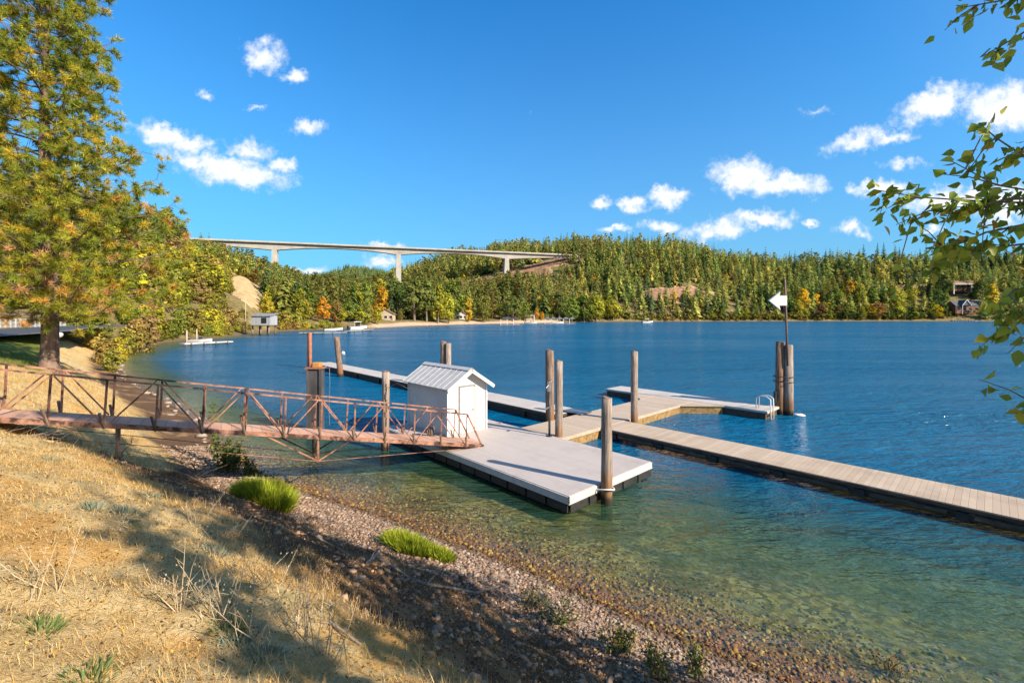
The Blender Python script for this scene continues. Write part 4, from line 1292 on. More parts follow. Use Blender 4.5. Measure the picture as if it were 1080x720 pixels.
KINDS = {
    'green': (tree_kind(GREEN, LIME, .25, 1), 'green'), 'lime': (tree_kind(LIME, YEL, .2, 2, 'egg', .28), 'yellow green'),
    'yellow': (tree_kind(YEL, ORG, .15, 3, 'egg', .26), 'bright yellow'), 'orange': (tree_kind(ORG, YEL, .35, 4, 'egg', .28), 'orange yellow'),
    'olive': (tree_kind(OLIVE, LIME, .25, 5, 'round', .36, (.10, 1.0)), 'olive'), 'rust': (tree_kind(RUST, OLIVE, .3, 6, 'round', .34, (.1, 1.0)), 'rusty brown'),
    'column': (tree_kind(YEL, LIME, .3, 7, 'column', .16, (.06, 1.0)), 'narrow yellow'), 'tallgreen': (tree_kind((.14, .18, .045), OLIVE, .25, 8, 'egg', .30, (.30, 1.0), tr=.026), 'tall dark green'),
    'dark': (tree_kind(DARK, GREEN, .3, 9, 'egg', .3), 'deep green'),
}
used_kind = {}
def broad(kind, u, vtop, Y, label=None, wide=1.0, group=None, dz=0.0):
    x, y = at(u, Y); z = gz(x, y)
    h = max(2.0, CAM_Z + (V_H - vtop) / F_PX * Y - z)
    src, adj = KINDS[kind]
    s = h / 12
    if kind not in used_kind:
        used_kind[kind] = 1
        o = src; o.location = (x, y, z); o.rotation_euler = (0, 0, rngF.rand() * 6.28); o.scale = (s * wide, s * wide, s)
    else:
        o = copy_thing(src, (x, y, z), rngF.rand() * 6.28, (s * wide, s * wide, s))
    o['label'] = label or 'x'
    if group:
        o['group'] = group
    elif 'group' in o:
        del o['group']
    return o
# named trees by the park and the beach
broad('orange', 403, 303, 262, 'bright orange yellow tree left of the tall bridge pier base', .9)
broad('lime', 374, 299, 225, 'tall yellow green tree left of the orange one by the park', .85)
broad('green', 386, 298, 246, 'slender green tree touching the orange one by the park', .8)
broad('lime', 317, 306, 178, 'bushy yellow green tree right of the stilt boathouse', .9)
broad('green', 327, 308, 190, 'green lime tree standing right of the bushy shore tree')
broad('orange', 341, 314, 188, 'orange brown tree on the shore above the moored boats', .9)
broad('lime', 284, 302, 190, 'tall lime tree on the slope above the stilt boathouse', .85)
broad('tallgreen', 437, 296, 268, 'tall green cottonwood with bare forked trunk by the beach', 1.05)
broad('tallgreen', 450, 297, 275, 'second tall green cottonwood just right of the forked one', .9)
broad('lime', 462, 301, 280, 'yellow tipped tree at the right of the cottonwoods', .9)
broad('lime', 473, 310, 288, 'smaller lime tree ending the cottonwood row', .9)
broad('dark', 419, 303, 280, 'dark autumn green tree behind the lakeside cottage')
broad('olive', 423, 327, 262, 'low round willow bush beside the lakeside cottage', 1.1)
broad('column', 494, 314, 312, 'narrow yellow poplar above the beach lawn')
broad('orange', 566, 325, 372, 'small orange tree beside the beach houses', .8)
broad('orange', 572, 329, 376, 'small bright yellow shrubby tree right of the beach houses', .8)
broad('green', 616, 312, 408, 'broad green tree at the right end of the beach row', 1.3)
broad('lime', 628, 313, 415, 'broad lime tree ending the beach row', 1.2)
broad('tallgreen', 590, 308, 392, 'tall green tree behind the long boathouse roofs', 1.0)
broad('green', 603, 315, 398, 'leafy green tree between boathouse row and broad trees', 1.1)
broad('olive', 510, 312, 322, 'olive shore tree just right of the yellow poplar', .9)
broad('green', 529, 322, 345, 'small green tree left of the beach houses')
broad('olive', 546, 318, 352, 'olive tree in front of the beach houses', .8)
broad('yellow', 685, 280, 570, 'yellow tree standing alone on the hill, left one', .95)
broad('yellow', 708, 278, 580, 'large golden tree on the hill, right of the yellow one', 1.15)
broad('yellow', 847, 305, 486, 'yellow tree at the far shore right of the arrow sign', 1.0)
broad('lime', 842, 317, 480, 'yellow lime shrub tree below the yellow shore tree', 1.1)
broad('green', 795, 321, 470, 'fresh green bush at the far shore left of the arrow sign', 1.1)
broad('orange', 895, 297, 505, 'orange gold tree amid green on the right far shore', 1.0)
broad('column', 1045, 301, 478, 'narrow bright yellow tree right of the brown lodge', 1.3)
broad('rust', 355, 318, 196, 'rusty brown bush right of the orange shore tree')
# rows of unnamed broadleaf trees
broad('dark', 990, 306, 484, 'deep green tree beside the left end of the brown lodge', 1.1)
broad('green', 1040, 322, 478, 'low green tree at the right end of the brown lodge', 1.2)
broad('dark', 1034, 296, 505, 'tall deep green tree behind the right end of the brown lodge', 1.2)
broad('tallgreen', 996, 290, 512, 'tall tree left of the upper lodge', 1.1)
rows = [
    (645, 835, 330, 455, 468, ('olive', 'green', 'olive', 'lime'), 30, 8, 'low bushes along the far right shore', ' bush in the low row along the far right shore'),
    (836, 1080, 326, 474, 482, ('olive', 'green', 'rust', 'lime', 'dark', 'lime', 'yellow'), 44, 12, 'leafy trees along the right far shore', ' leafy tree in the row along the right far shore'),
    (870, 960, 306, 490, 520, ('green', 'lime', 'olive', 'dark', 'rust'), 16, 10, 'leafy trees above the right far shore', ' leafy tree above the right far shore row'),
    (298, 400, 322, 190, 236, ('olive', 'lime', 'green', 'orange', 'lime', 'lime', 'yellow'), 24, 10, 'leafy trees along the left bay shore', ' leafy tree among those along the left bay shore'),
    (560, 650, 316, 400, 440, ('green', 'lime', 'lime', 'tallgreen', 'yellow'), 18, 8, 'leafy trees behind the beach', ' leafy tree in the stand behind the beach'),
    (455, 560, 318, 330, 380, ('green', 'olive', 'tallgreen', 'lime'), 16, 8, 'leafy trees behind the lawn', ' leafy tree in the stand behind the beach lawn'),
    (395, 480, 302, 300, 340, ('green', 'lime', 'dark', 'tallgreen'), 14, 10, 'leafy trees behind the park cottage', ' leafy tree behind the park cottage'),
]
for (u0, u1, vt, Y0, Y1, ks, n, jit, grp, suf) in rows:
    for i in range(n):
        u = u0 + (u1 - u0) * (i + rngF.rand()) / n
        if any(abs(u - cu) < ru and -16 < cy - Y0 < ry + 40 for (cu, cy, ru, ry) in CLEAR[3:5]):
            continue
        k = ks[rngF.randint(len(ks))]
        Y = Y0 + (Y1 - Y0) * rngF.rand()
        x, y = at(u, Y)
        while shore_d(np.array([x]), np.array([y]))[0] < 4 and Y < 600:
            Y += 3; x, y = at(u, Y)
        broad(k, u, vt - jit * (rngF.rand() - .4), Y, KINDS[k][1] + suf, 1.0 + .5 * rngF.rand(), grp + ', ' + KINDS[k][1])

# scrub on the steep left shore
shr = {}
shrA = {}
for i, (nm, base, alt, p) in enumerate((('olive', (.30, .27, .055), LIME, .3), ('ochre', (.42, .30, .075), OLIVE, .3), ('green', (.18, .225, .045), LIME, .3), ('brown', (.34, .23, .10), OLIVE, .35), ('lime', (.34, .35, .05), YEL, .2))):
    shrA[nm] = clump_arrays(6, 390 + i, 16, 12, base, alt, p, (.05, 1.0), .42, .6, 'dome', .02, True, (.2, .15, .11))
    shr[nm] = [mesh_tree('shrub', clump_arrays(6, 300 + i * 7 + k, 40, 26, base, alt, p, (.05, 1.0), .42, .30, 'dome', .02, True, (.2, .15, .11))) for k in range(2)]
cnt = 0
occ = []
for tries in range(3000):
    u = 100 + 225 * rngF.rand(); Y = 72 + 190 * rngF.rand() ** 1.3
    x, y = at(u, Y)
    d = shore_d(np.array([x]), np.array([y]))[0]
    if d < 1.6 or bare_w(np.array([x]), np.array([y]))[0] > .5 or (u < 135 and Y < 84):
        continue
    if abs(u - 279) < 15 and 118 < Y < 150:
        continue
    if u > 295 and d < 5:
        continue
    if 242 < u < 277 and 158 < Y < 222:
        continue
    if 158 < u < 184 and 150 < Y < 200:
        continue
    h = (4.0 + 5.0 * rngF.rand()) * (1 if d > 9 else .62)
    if any((x - a) ** 2 + (y - b) ** 2 < (.42 * (h + c)) ** 2 * .42 for a, b, c in occ):
        continue
    occ.append((x, y, h))
    nm = ('olive', 'olive', 'ochre', 'green', 'brown', 'lime', 'lime')[rngF.randint(7)]
    place_mesh('shrub', shr[nm][rngF.randint(2)], x, y, gz(x, y) - .2, rngF.rand() * 6.28, (h / 6 * (1 + .35 * rngF.rand()),) * 2 + (h / 6,), nm + ' coloured shrub on the steep left shore', 'shrub', nm + ' shrubs on the left shore')
    cnt += 1
    if cnt >= 252:
        break
print('shrubs', cnt)
# scrub fringe along the far right waterline and the sunlit lower slope
sc_V, sc_F, sc_C, o = [], [], [], 0
for i in range(150):
    u = 640 + 440 * (i + rngF.rand()) / 150
    Y = np.interp(u, [640, 700, 850, 1000], [430, 450, 477, 478]) + 1 + 5 * rngF.rand()
    x, y = at(u, Y)
    h = 3.5 + 4 * rngF.rand()
    nm = ('olive', 'ochre', 'green', 'olive')[rngF.randint(4)]
    V, Fq, C = shrA[nm]
    q = rngF.rand() * 6.28; k = h / 6
    sc_V.append(np.stack([(V[:, 0] * math.cos(q) - V[:, 1] * math.sin(q)) * k * 1.2 + x, (V[:, 0] * math.sin(q) + V[:, 1] * math.cos(q)) * k * 1.2 + y, V[:, 2] * k + gz(x, y) - .2], 1))
    sc_F.append(Fq + o); o += len(V); sc_C.append(C * (.7 + .55 * rngF.rand()))
me = mesh_np('shore_scrub', np.concatenate(sc_V), np.concatenate(sc_F), col=np.concatenate(sc_C))
tag(link_mesh('shore_scrub', me, M_FOL), kind='stuff', label='low mixed scrub fringing the far right waterline', cat='scrub')

# tall conifers that break the skyline on the right
for i in range(26):
    u = 846 + 240 * (i + .8 * rngF.rand()) / 26; Y = 575 + 50 * rngF.rand()
    if any(abs(u - cu) < ru and -16 < cy - Y < ry for (cu, cy, ru, ry) in CLEAR):
        continue
    x, y = at(u, Y); h = 33 + 11 * rngF.rand()
    place_mesh('conifer_tree', firs[(0, 1, 3, 3)[rngF.randint(4)]], x, y, gz(x, y) - .3, rngF.rand() * 6.28, (h / 24 * .92,) * 2 + (h / 24,), 'very tall conifer on the right skyline', 'conifer', 'tall conifers on the right skyline')
# small bushes right down to the stones of the left bay
for i in range(44):
    u = 150 + 210 * (i + rngF.rand()) / 44
    Y = np.interp(u, [130, 180, 245, 270, 300, 380], [66, 95, 117, 150, 160, 199])
    x, y = at(u, Y)
    while shore_d(np.array([x]), np.array([y]))[0] < 1.2 + 1.5 * rngF.rand() and Y < 240:
        Y += 1; x, y = at(u, Y)
    if 264 < u < 296 or 186 < u < 214:
        continue
    h = 1.6 + 1.8 * rngF.rand()
    nm = ('olive', 'lime', 'green', 'ochre')[rngF.randint(4)]
    place_mesh('shrub', shr[nm][rngF.randint(2)], x, y, gz(x, y) - .15, rngF.rand() * 6.28, (h / 6 * 1.3,) * 2 + (h / 6,), 'low ' + nm + ' coloured bush at the stones of the left bay', 'bush', 'low ' + nm + ' bushes at the left bay waterline')
# dark trees and hedge behind the road on the left
for (u, vt, Y, k, lab) in ((4, 232, 78, 'dark', 'deep green tree at the left picture edge beyond the road'), (22, 262, 74, 'tallgreen', 'dark tree with bare trunk beyond the white rail'),
                           (40, 270, 84, 'dark', 'dense dark tree behind the big pine trunk'), (62, 268, 92, 'dark', 'dark green tree right behind the big pine'), (85, 282, 96, 'green', 'green tree on the roadside bank right of the big pine'), (108, 292, 100, 'olive', 'olive tree where the road bends from view')):
    broad(k, u, vt, Y, lab, 1.25)
for i in range(16):
    u = -6 + 7.2 * i; Y = 72 + 5 * rngF.rand()
    x, y = at(u, Y); h = 2.6 + 2.2 * rngF.rand()
    nm = ('green', 'lime', 'olive')[rngF.randint(3)]
    place_mesh('shrub', shr[nm][rngF.randint(2)], x, y, gz(x, y) - .1, rngF.rand() * 6.28, (h / 6 * 1.4,) * 2 + (h / 6,), nm + ' roadside bush behind the white rail', 'bush', nm + ' roadside bushes')
for (u, Y, h, nm, lab) in ((118, 41, 2.0, 'olive', 'yellowish bush on the bank by the near waterline'), (112, 47, 2.6, 'ochre', 'ochre bush above the rocky cove edge'), (125, 54, 2.6, 'lime', 'lime bush at the head of the cove'), (150, 66, 3.4, 'ochre', 'golden bush at the water by the cove head'), (132, 62, 3.4, 'olive', 'olive bush beneath the right pine limbs'), (98, 58, 3.0, 'ochre', 'orange brown bush behind the pine trunk')):
    x, y = at(u, Y)
    place_mesh('bush', shr[nm][0], x, y, gz(x, y) - .1, rngF.rand() * 6.28, h / 6, lab, 'bush', None)
# ------------------------------------------------------------------ the big ponderosa pine on the lawn
M_PBARK = mat_noise('pine_bark', (.085, .055, .04), (.27, .185, .14), 2.2, .95, bstr=.9, bdist=.05, stretch=(1, 1, .28), c3=(.16, .10, .07))
M_TWIG = mat_noise('grey_twigs', (.10, .07, .05), (.22, .17, .13), 3, .9, bstr=.3)
rp_ = R0(12)
PX, PY = at(50, 22.0)
PZ = gz(PX, PY)
PH = 21.5
pine = thing('pine_tree', 'tall ponderosa pine with yellowing needles on the lawn edge', 'pine tree', (PX, PY, PZ))
tk = MB()
rr_ = random.Random(9)
def ptr(z):
    return Vector((PX + .10 * math.sin(z * .35), PY + .08 * math.cos(z * .3), PZ + z))
tk.tube([ptr(z) + Vector((0, 0, 0)) for z in (-.6, .0, .25, .7, 1.5, 3, 5, 8, 11, 14, 17, 19.5, 21.3)], [.56, .47, .40, .355, .335, .32, .30, .265, .22, .165, .11, .06, .02], 14, True, .06, rr_)
tk.build('trunk', M_PBARK, pine, True)
tufC, tufD, tufK = [], [], []
lb = MB()
NL = 132
for i in range(NL):
    t = (i + rp_.rand()) / NL
    z = 2.7 + (PH - 2.9) * t ** 1.05
    az_ = i * 2.399 + rp_.normal() * .3
    zz_ = z
    L = np.interp(zz_, [2.0, 3.2, 5, 8, 11, 14, 17, 19.5, 21.5], [3.9, 5.1, 5.3, 4.6, 3.8, 2.9, 1.9, 1.1, .4]) * (.72 + .36 * rp_.rand())
    d = Vector((math.cos(az_), math.sin(az_), 0))
    if z < 5 and d.x < 0:
        L *= .8
    droop = np.interp(z, [2, 6, 12, 21], [-.16, -.06, .14, .5])
    pts = []
    for k in range(6):
        f = k / 5
        pts.append(ptr(z) + d * L * f + UP * (L * (droop * f + .30 * f * f * f) + rp_.normal() * .04))
    r0 = .03 + .055 * (1 - t)
    lb.tube(pts, [r0, r0 * .85, r0 * .7, r0 * .5, r0 * .35, r0 * .15], 5, False)
    ns = int(6 + L * 2.9)
    for s in range(ns):
        f = (.14 if z < 9 else .24) + (.86 if z < 9 else .76) * (s + rp_.rand()) / ns
        k = min(4, int(f * 5)); ff = f * 5 - k
        p = pts[k].lerp(pts[k + 1], ff)
        sd = (d * .55 + Vector(rp_.normal(size=3)) * .62 + UP * .15).normalized()
        sl_ = (.45 + .75 * rp_.rand()) * (1.1 - .3 * f)
        q = p + sd * sl_
        lb.tube([p, p.lerp(q, .5) + UP * .03, q], [.014, .01, .006], 3, False)
        kind = rp_.rand()
        for m_ in range(4):
            g = .62 + .42 * (m_ + rp_.rand() * .6) / 4
            tufC.append(tuple(p.lerp(q, g) + Vector(rp_.normal(size=3)) * .07)); tufD.append(tuple(sd + UP * .35)); tufK.append(kind)
lb.build('limbs', M_TWIG, pine)
tufC, tufD, tufK = np.array(tufC), unit(np.array(tufD)), np.array(tufK)
def needles(C, D, per, L, w, rng):
    n = len(C)
    d = unit(np.repeat(D, per, 0) * .55 + unit(rng.normal(size=(n * per, 3))))
    base = np.repeat(C, per, 0)
    side = unit(np.cross(d, rng.normal(size=d.shape)))
    ln = L * (.7 + .6 * rng.rand(n * per, 1))
    V = np.stack([base - side * w, base + side * w, base + d * ln], 1).reshape(-1, 3)
    return V, np.arange(3 * n * per).reshape(-1, 3)
PER = 34
V, Fq = needles(tufC, tufD, PER, .27, .014, rp_)
pal = np.array([(.25, .31, .045), (.38, .39, .05), (.56, .47, .055), (.60, .38, .07), (.66, .42, .17)])
lowf = np.clip(1 - (tufC[:, 2] - PZ) / 14, 0, 1)
kk = tufK + lowf * .34 - .16
ci = np.where(kk < .40, 0, np.where(kk < .72, 1, np.where(kk < .90, 2, np.where(kk < .975, 3, 4))))
colT = pal[ci] * (.75 + .5 * rp_.rand(len(ci), 1))
colN = np.repeat(colT, PER, 0) * (.8 + .4 * rp_.rand(len(ci) * PER, 1))
colN = np.repeat(colN, 3, 0)
M_NEEDLE = mat_leaf('pine_needles', .35, .0)
off = np.array((PX, PY, PZ))
link_mesh('crown', mesh_np('crown', V - off, Fq, col=colN), M_NEEDLE, pine)
print('tufts', len(tufC))

# ------------------------------------------------------------------ broadleaf tree at the right whose boughs hang into the picture, and a slim one behind
M_BIRCH = mat_noise('pale_bark', (.22, .18, .14), (.42, .37, .31), 4, .85, bstr=.4, stretch=(1, 1, .4), c3=(.10, .08, .06))
def mat_bigleaf():
    m, N = new_mat('broad_leaves')
    a = N.n('ShaderNodeAttribute', attribute_name='col').outputs[0]
    d = N.n('ShaderNodeBsdfPrincipled', ins={'Base Color': a, 'Roughness': .5, 'Specular IOR Level': .35})
    t = N.n('ShaderNodeBsdfTranslucent', ins={'Color': a})
    mx = N.n('ShaderNodeMixShader', ins={0: .42, 1: d.outputs[0], 2: t.outputs[0]})
    surf(N, mx.outputs[0])
    return m
M_BLEAF = mat_bigleaf()
def leaves6(C, ax, nm, L, rng):
    """pointed ovate leaves with a fold: 6 points, two quads each side of the midrib"""
    n = len(C)
    t = unit(ax); nrm = unit(nm - t * (nm * t).sum(1, keepdims=True)); b = np.cross(nrm, t)
    L = L.reshape(-1, 1)
    fold = nrm * L * .10
    P0 = C; P1 = C + t * L * .30 + b * L * .36 + fold; P2 = C + t * L * .62 + b * L * .27 + fold * .8; P3 = C + t * L * 1.06 - nrm * L * .08
    P4 = C + t * L * .62 - b * L * .27 + fold * .8; P5 = C + t * L * .30 - b * L * .36 + fold
    V = np.stack([P0, P1, P2, P3, P4, P5], 1).reshape(-1, 3)
    i = np.arange(n)[:, None] * 6
    Fq = np.concatenate([i + np.array([[0, 1, 2, 3]]), i + np.array([[0, 3, 4, 5]])], 0)
    return V, Fq
rb = R0(31)
TRX, TRY = 8.2, .15
TRZ = gz(TRX, TRY)
bt = thing('birch_tree', 'broadleaf tree at the right edge with leafy boughs hanging over the water', 'tree', (TRX, TRY, TRZ))
mb = MB()
mb.tube([(TRX, TRY, TRZ - .5), (TRX, TRY, TRZ + .1), (TRX - .05, TRY, TRZ + 2), (TRX + .05, TRY + .1, TRZ + 5), (TRX, TRY, TRZ + 8), (TRX + .1, TRY, TRZ + 16.3)], [.30, .24, .2, .16, .11, .02], 10, True, .04, rr_)
mb.build('trunk', M_BIRCH, bt, True)
bmb = MB()
LC, LA, LN, LL, LK = [], [], [], [], []
def twig_leaves(pts, n, size, spread=.10, sub=0):
    for s in range(n):
        f = (s + rb.rand()) / n
        k = min(len(pts) - 2, int(f * (len(pts) - 1))); ff = f * (len(pts) - 1) - k
        p = Vector(pts[k]).lerp(Vector(pts[k + 1]), ff)
        dd = (Vector(pts[k + 1]) - Vector(pts[k])).normalized()
        ax = (dd * .5 + Vector(rb.normal(size=3)) * .55 + Vector((0, 0, -.55))).normalized()
        LC.append(tuple(p + Vector(rb.normal(size=3)) * spread * .35)); LA.append(tuple(ax))
        LN.append(tuple(Vector(rb.normal(size=3)) * .6 + Vector((.65, -.55, .5)))); LL.append(size * 1.06 * (.7 + .55 * rb.rand())); LK.append(rb.rand())
def P3(u, v, Y):
    return Vector(((u - 540) / F_PX * Y, Y, CAM_Z - (v - V_H) / F_PX * Y))
# boughs that reach into the frame: (points from the trunk side to the tip)
BOUGHS = [
    ([(1200, -40, 3.0), (1100, -8, 3.1), (1050, 2, 3.2), (1015, 8, 3.2)], 34, .075, 3),
    ([(1150, 10, 3.1), (1090, 28, 3.2), (1062, 45, 3.2), (1036, 60, 3.2)], 16, .07, 2),
    ([(1220, 170, 3.0), (1120, 185, 3.1), (1080, 165, 3.2), (1050, 145, 3.2), (1033, 130, 3.2)], 20, .07, 2),
    ([(1220, 200, 3.0), (1110, 205, 3.1), (1050, 195, 3.2), (1000, 168, 3.3)], 46, .075, 4),
    ([(1220, 220, 3.0), (1110, 215, 3.1), (1030, 212, 3.2), (970, 208, 3.3), (922, 200, 3.4)], 74, .075, 6),
    ([(1060, 210, 3.1), (1020, 225, 3.2), (980, 222, 3.3), (945, 237, 3.4)], 34, .07, 3),
    ([(1200, 250, 3.0), (1100, 255, 3.1), (1040, 262, 3.2), (1000, 270, 3.3), (978, 290, 3.3)], 48, .075, 3),
    ([(1090, 235, 3.1), (1040, 245, 3.2), (1000, 262, 3.3), (985, 255, 3.3)], 32, .075, 3),
    ([(1200, 300, 2.9), (1110, 300, 3.0), (1070, 305, 3.1), (1045, 330, 3.1)], 26, .08, 2),
    ([(1150, 320, 2.9), (1095, 325, 3.0), (1068, 335, 3.1), (1058, 352, 3.1)], 26, .085, 3),
    ([(1200, 425, 2.8), (1100, 430, 2.9), (1070, 438, 3.0)], 12, .08, 1),
    ([(1210, 120, 3.0), (1120, 130, 3.1), (1085, 150, 3.1), (1060, 175, 3.2)], 18, .075, 2),
]
for bi, (pl, n, size, nsub) in enumerate(BOUGHS):
    pts = [P3(*q) for q in pl]
    zt_ = min(max(pts[0].z - .6, TRZ + 2.0), TRZ + 10)
    root_ = Vector((TRX, TRY, zt_))
    span = [root_.lerp(pts[0], f) + UP * (.9 * f * (1 - f)) + Vector(rb.normal(size=3)) * .12 for f in (.3, .55, .8)]
    full = [root_] + span + pts
    for k in range(9):
        # side twigs along the part of the bough outside the frame
        f = .25 + .7 * (k + rb.rand()) / 9
        b0 = root_.lerp(pts[0], f) + UP * (.9 * f * (1 - f))
        e0 = b0 + Vector(rb.normal(size=3)) * .28
        if e0.x < 1.137 * e0.y + .15:
            continue
        bmb.tube([b0, e0], [.005, .002], 3, False)
        twig_leaves([b0, e0], 7, size)
    m_ = len(full)
    bmb.tube(full, [.019 * (1 - .86 * i / (m_ - 1)) for i in range(m_)], 6, False)
    twig_leaves(pts, int(n * 1.15), size)
    for s in range(nsub):
        f = (s + .5) / nsub
        k = min(len(pts) - 2, int(f * (len(pts) - 1)))
        p = pts[k].lerp(pts[k + 1], f * (len(pts) - 1) - k)
        d = (pts[k + 1] - pts[k]).normalized()
        q = p + d * .16 + Vector(rb.normal(size=3)) * .14 + UP * (.03 * rb.normal() - .06)
        bmb.tube([p, p.lerp(q, .5) + UP * .02, q], [.006, .004, .002], 4, False)
        twig_leaves([p, q], 9, size)
n_view = len(LC)
# the rest of the crown, outside the frame: it throws the dappled shade on the bank
for i in range(44):
    z = TRZ + 2.2 + 13.6 * i / 44
    a = i * 2.4
    R = (2.1 if i < 22 else 1.7) * math.sin(math.pi * (.26 + .62 * (i / 44))) ** .5 + .1
    tip = Vector((TRX + R * math.cos(a), TRY + R * math.sin(a), z + .9))
    if tip.x < 1.137 * tip.y + 1.0:
        tip = Vector((TRX + .8 * math.cos(a), TRY + .8 * math.sin(a), z + .9))
    b0 = Vector((TRX, TRY, z))
    bmb.tube([b0, b0.lerp(tip, .5) + UP * .15, tip], [.05, .03, .01], 5, False)
    for s in range(15):
        p = b0.lerp(tip, .25 + .75 * (s + rb.rand()) / 15)
        q = p + Vector(rb.normal(size=3)) * .45
        if abs(.534 * q.x + .845 * q.y - 4.3) < .38 and 8.0 < q.z < 10.8:
            continue      # a gap in the crown: the low sun reaches the boughs over the water
        bmb.tube([p, q], [.008, .003], 3, False)
        twig_leaves([p, q], 30, .16, .35)
bmb.build('branches', M_TWIG, bt)
LC, LA, LN, LL, LK = map(np.array, (LC, LA, LN, LL, LK))
V, Fq = leaves6(LC, LA, LN, LL, rb)
palb = np.array([(.24, .33, .04), (.40, .45, .05), (.50, .46, .05), (.6, .33, .04)])
ci = np.where(LK < .56, 0, np.where(LK < .87, 1, np.where(LK < .975, 2, 3)))
colB = np.repeat(palb[ci] * (.75 + .5 * rb.rand(len(ci), 1)), 6, 0)
link_mesh('crown', mesh_np('crown', V - np.array((TRX, TRY, TRZ)), Fq, col=colB), M_BLEAF, bt)
print('leaves', len(LC), n_view)
# slim tree behind the photographer's right shoulder
SX, SY = 6.6, -2.05
SZ = gz(SX, SY)
st = thing('birch_tree', 'slim broadleaf tree up the bank outside the right picture edge', 'tree', (SX, SY, SZ))
mb = MB(); mb.tube([(SX, SY, SZ - .4), (SX, SY, SZ + 4), (SX + .1, SY, SZ + 9.5)], [.15, .11, .015], 8, True); mb.build('trunk', M_BIRCH, st, True)
LC, LA, LN, LL, LK = [], [], [], [], []
for i in range(34):
    z = SZ + 5.2 + 3.0 * i / 34
    p = Vector((SX, SY, z)); q = p + Vector((rb.normal() * .2, rb.normal() * .2, .2))
    twig_leaves([p, q], 16, .13, .3)
LC, LA, LN, LL, LK = map(np.array, (LC, LA, LN, LL, LK))
V, Fq = leaves6(LC, LA, LN, LL, rb)
link_mesh('crown', mesh_np('crown', V - np.array((SX, SY, SZ)), Fq, col=np.repeat(palb[np.where(LK < .7, 0, 1)], 6, 0)), M_BLEAF, st)

# ------------------------------------------------------------------ road, rail, sign on the left
M_ASPH = mat_noise('asphalt', (.045, .047, .052), (.075, .077, .082), 6, .9, bstr=.3)
M_LINE = mat_noise('road_paint', (.6, .6, .56), (.7, .7, .66), 3, .8)
M_GALV = mat_noise('galvanised_rail', (.42, .43, .43), (.54, .54, .53), 3, .5, .3, .1)
def ribbon(pts, w, z, off=0.0):
    mb = MB(); L = []
    for i, p in enumerate(pts):
        a = Vector((*pts[max(i - 1, 0)], 0)); b = Vector((*pts[min(i + 1, len(pts) - 1)], 0))
        d = (b - a).normalized(); n = Vector((-d.y, d.x, 0))
        c = Vector((*p, 0)) + n * off
        zz_ = z if not callable(z) else z(c)
        L.append((c + n * w / 2 + UP * zz_, c - n * w / 2 + UP * zz_))
    for l, r in L:
        mb.v += [tuple(l), tuple(r)]
    for i in range(len(L) - 1):
        mb.f.append([2 * i, 2 * i + 1, 2 * i + 3, 2 * i + 2]); mb.mi.append(0)
    return mb
def catmull(P_, n=8):
    out = []
    P_ = [P_[0]] + list(P_) + [P_[-1]]
    for i in range(1, len(P_) - 2):
        for k in range(n):
            t = k / n
            q = []
            for a in (0, 1):
                p0, p1, p2, p3 = P_[i - 1][a], P_[i][a], P_[i + 1][a], P_[i + 2][a]
                q.append(.5 * ((2 * p1) + (-p0 + p2) * t + (2 * p0 - 5 * p1 + 4 * p2 - p3) * t * t + (-p0 + 3 * p1 - 3 * p2 + p3) * t ** 3))
            out.append(tuple(q))
    out.append(P_[-1])
    return out
RD = catmull([(-24, -30), (-28, 0), (-37, 24), (-45.5, 40), (-54, 52), (-63, 70)], 10)
tag(ribbon(RD, 8.5, 3.80).build('road', M_ASPH), kind='structure')
tag(ribbon(RD, .12, 3.805, 3.9).build('road_marking', M_LINE), kind='structure')
tag(ribbon(RD, .12, 3.805, -3.9).build('road_marking', M_LINE), kind='structure')
rail = thing('guard_rail', 'pale grey concrete and metal guard rail along the road', 'guard rail', (-62, 52, 3.7))
for zc_, hh_ in ((3.98, .34), (4.42, .30), (4.86, .08)):
    r_ = ribbon(RD, .14, zc_ + hh_ / 2, 4.75); r2 = ribbon(RD, .14, zc_ - hh_ / 2, 4.75)
    n0 = len(r_.v); r_.v += r2.v
    for i in range(n0 // 2 - 1):
        for s in (0, 1):
            r_.f.append([2 * i + s, 2 * i + 2 + s, n0 + 2 * i + 2 + s, n0 + 2 * i + s]); r_.mi.append(0)
    r_.build('rail', M_GALV, rail)
for i in range(6, len(RD) - 1, 1):
    for f in (0, .5):
        a = Vector((*RD[i], 0)); b = Vector((*RD[i + 1], 0)); d = (b - a).normalized(); n = Vector((-d.y, d.x, 0))
        c = a.lerp(b, f) + n * 4.62
        if c.y < 12:
            continue
        MB().obox(c + UP * 4.25, d * .09, n * .07, UP * .66).build('post', M_GALV, rail)
x, y = at(58, 40)
ms = thing('mailbox', 'white box on a thin post behind the pine trunk', 'mailbox', (x, y, gz(x, y)))
MB().tube([(x, y, gz(x, y) - .2), (x, y, gz(x, y) + 1.25)], .05, 6).build('post', M_GALV, ms)
z0 = gz(x, y) + 1.25
mbx = MB(); mbx.tube([(x - .1, y, z0 + .2), (x + .62, y - .1, z0 + .12)], [.23, .22], 10); mbx.build('box', M_WHITEP, ms, True)

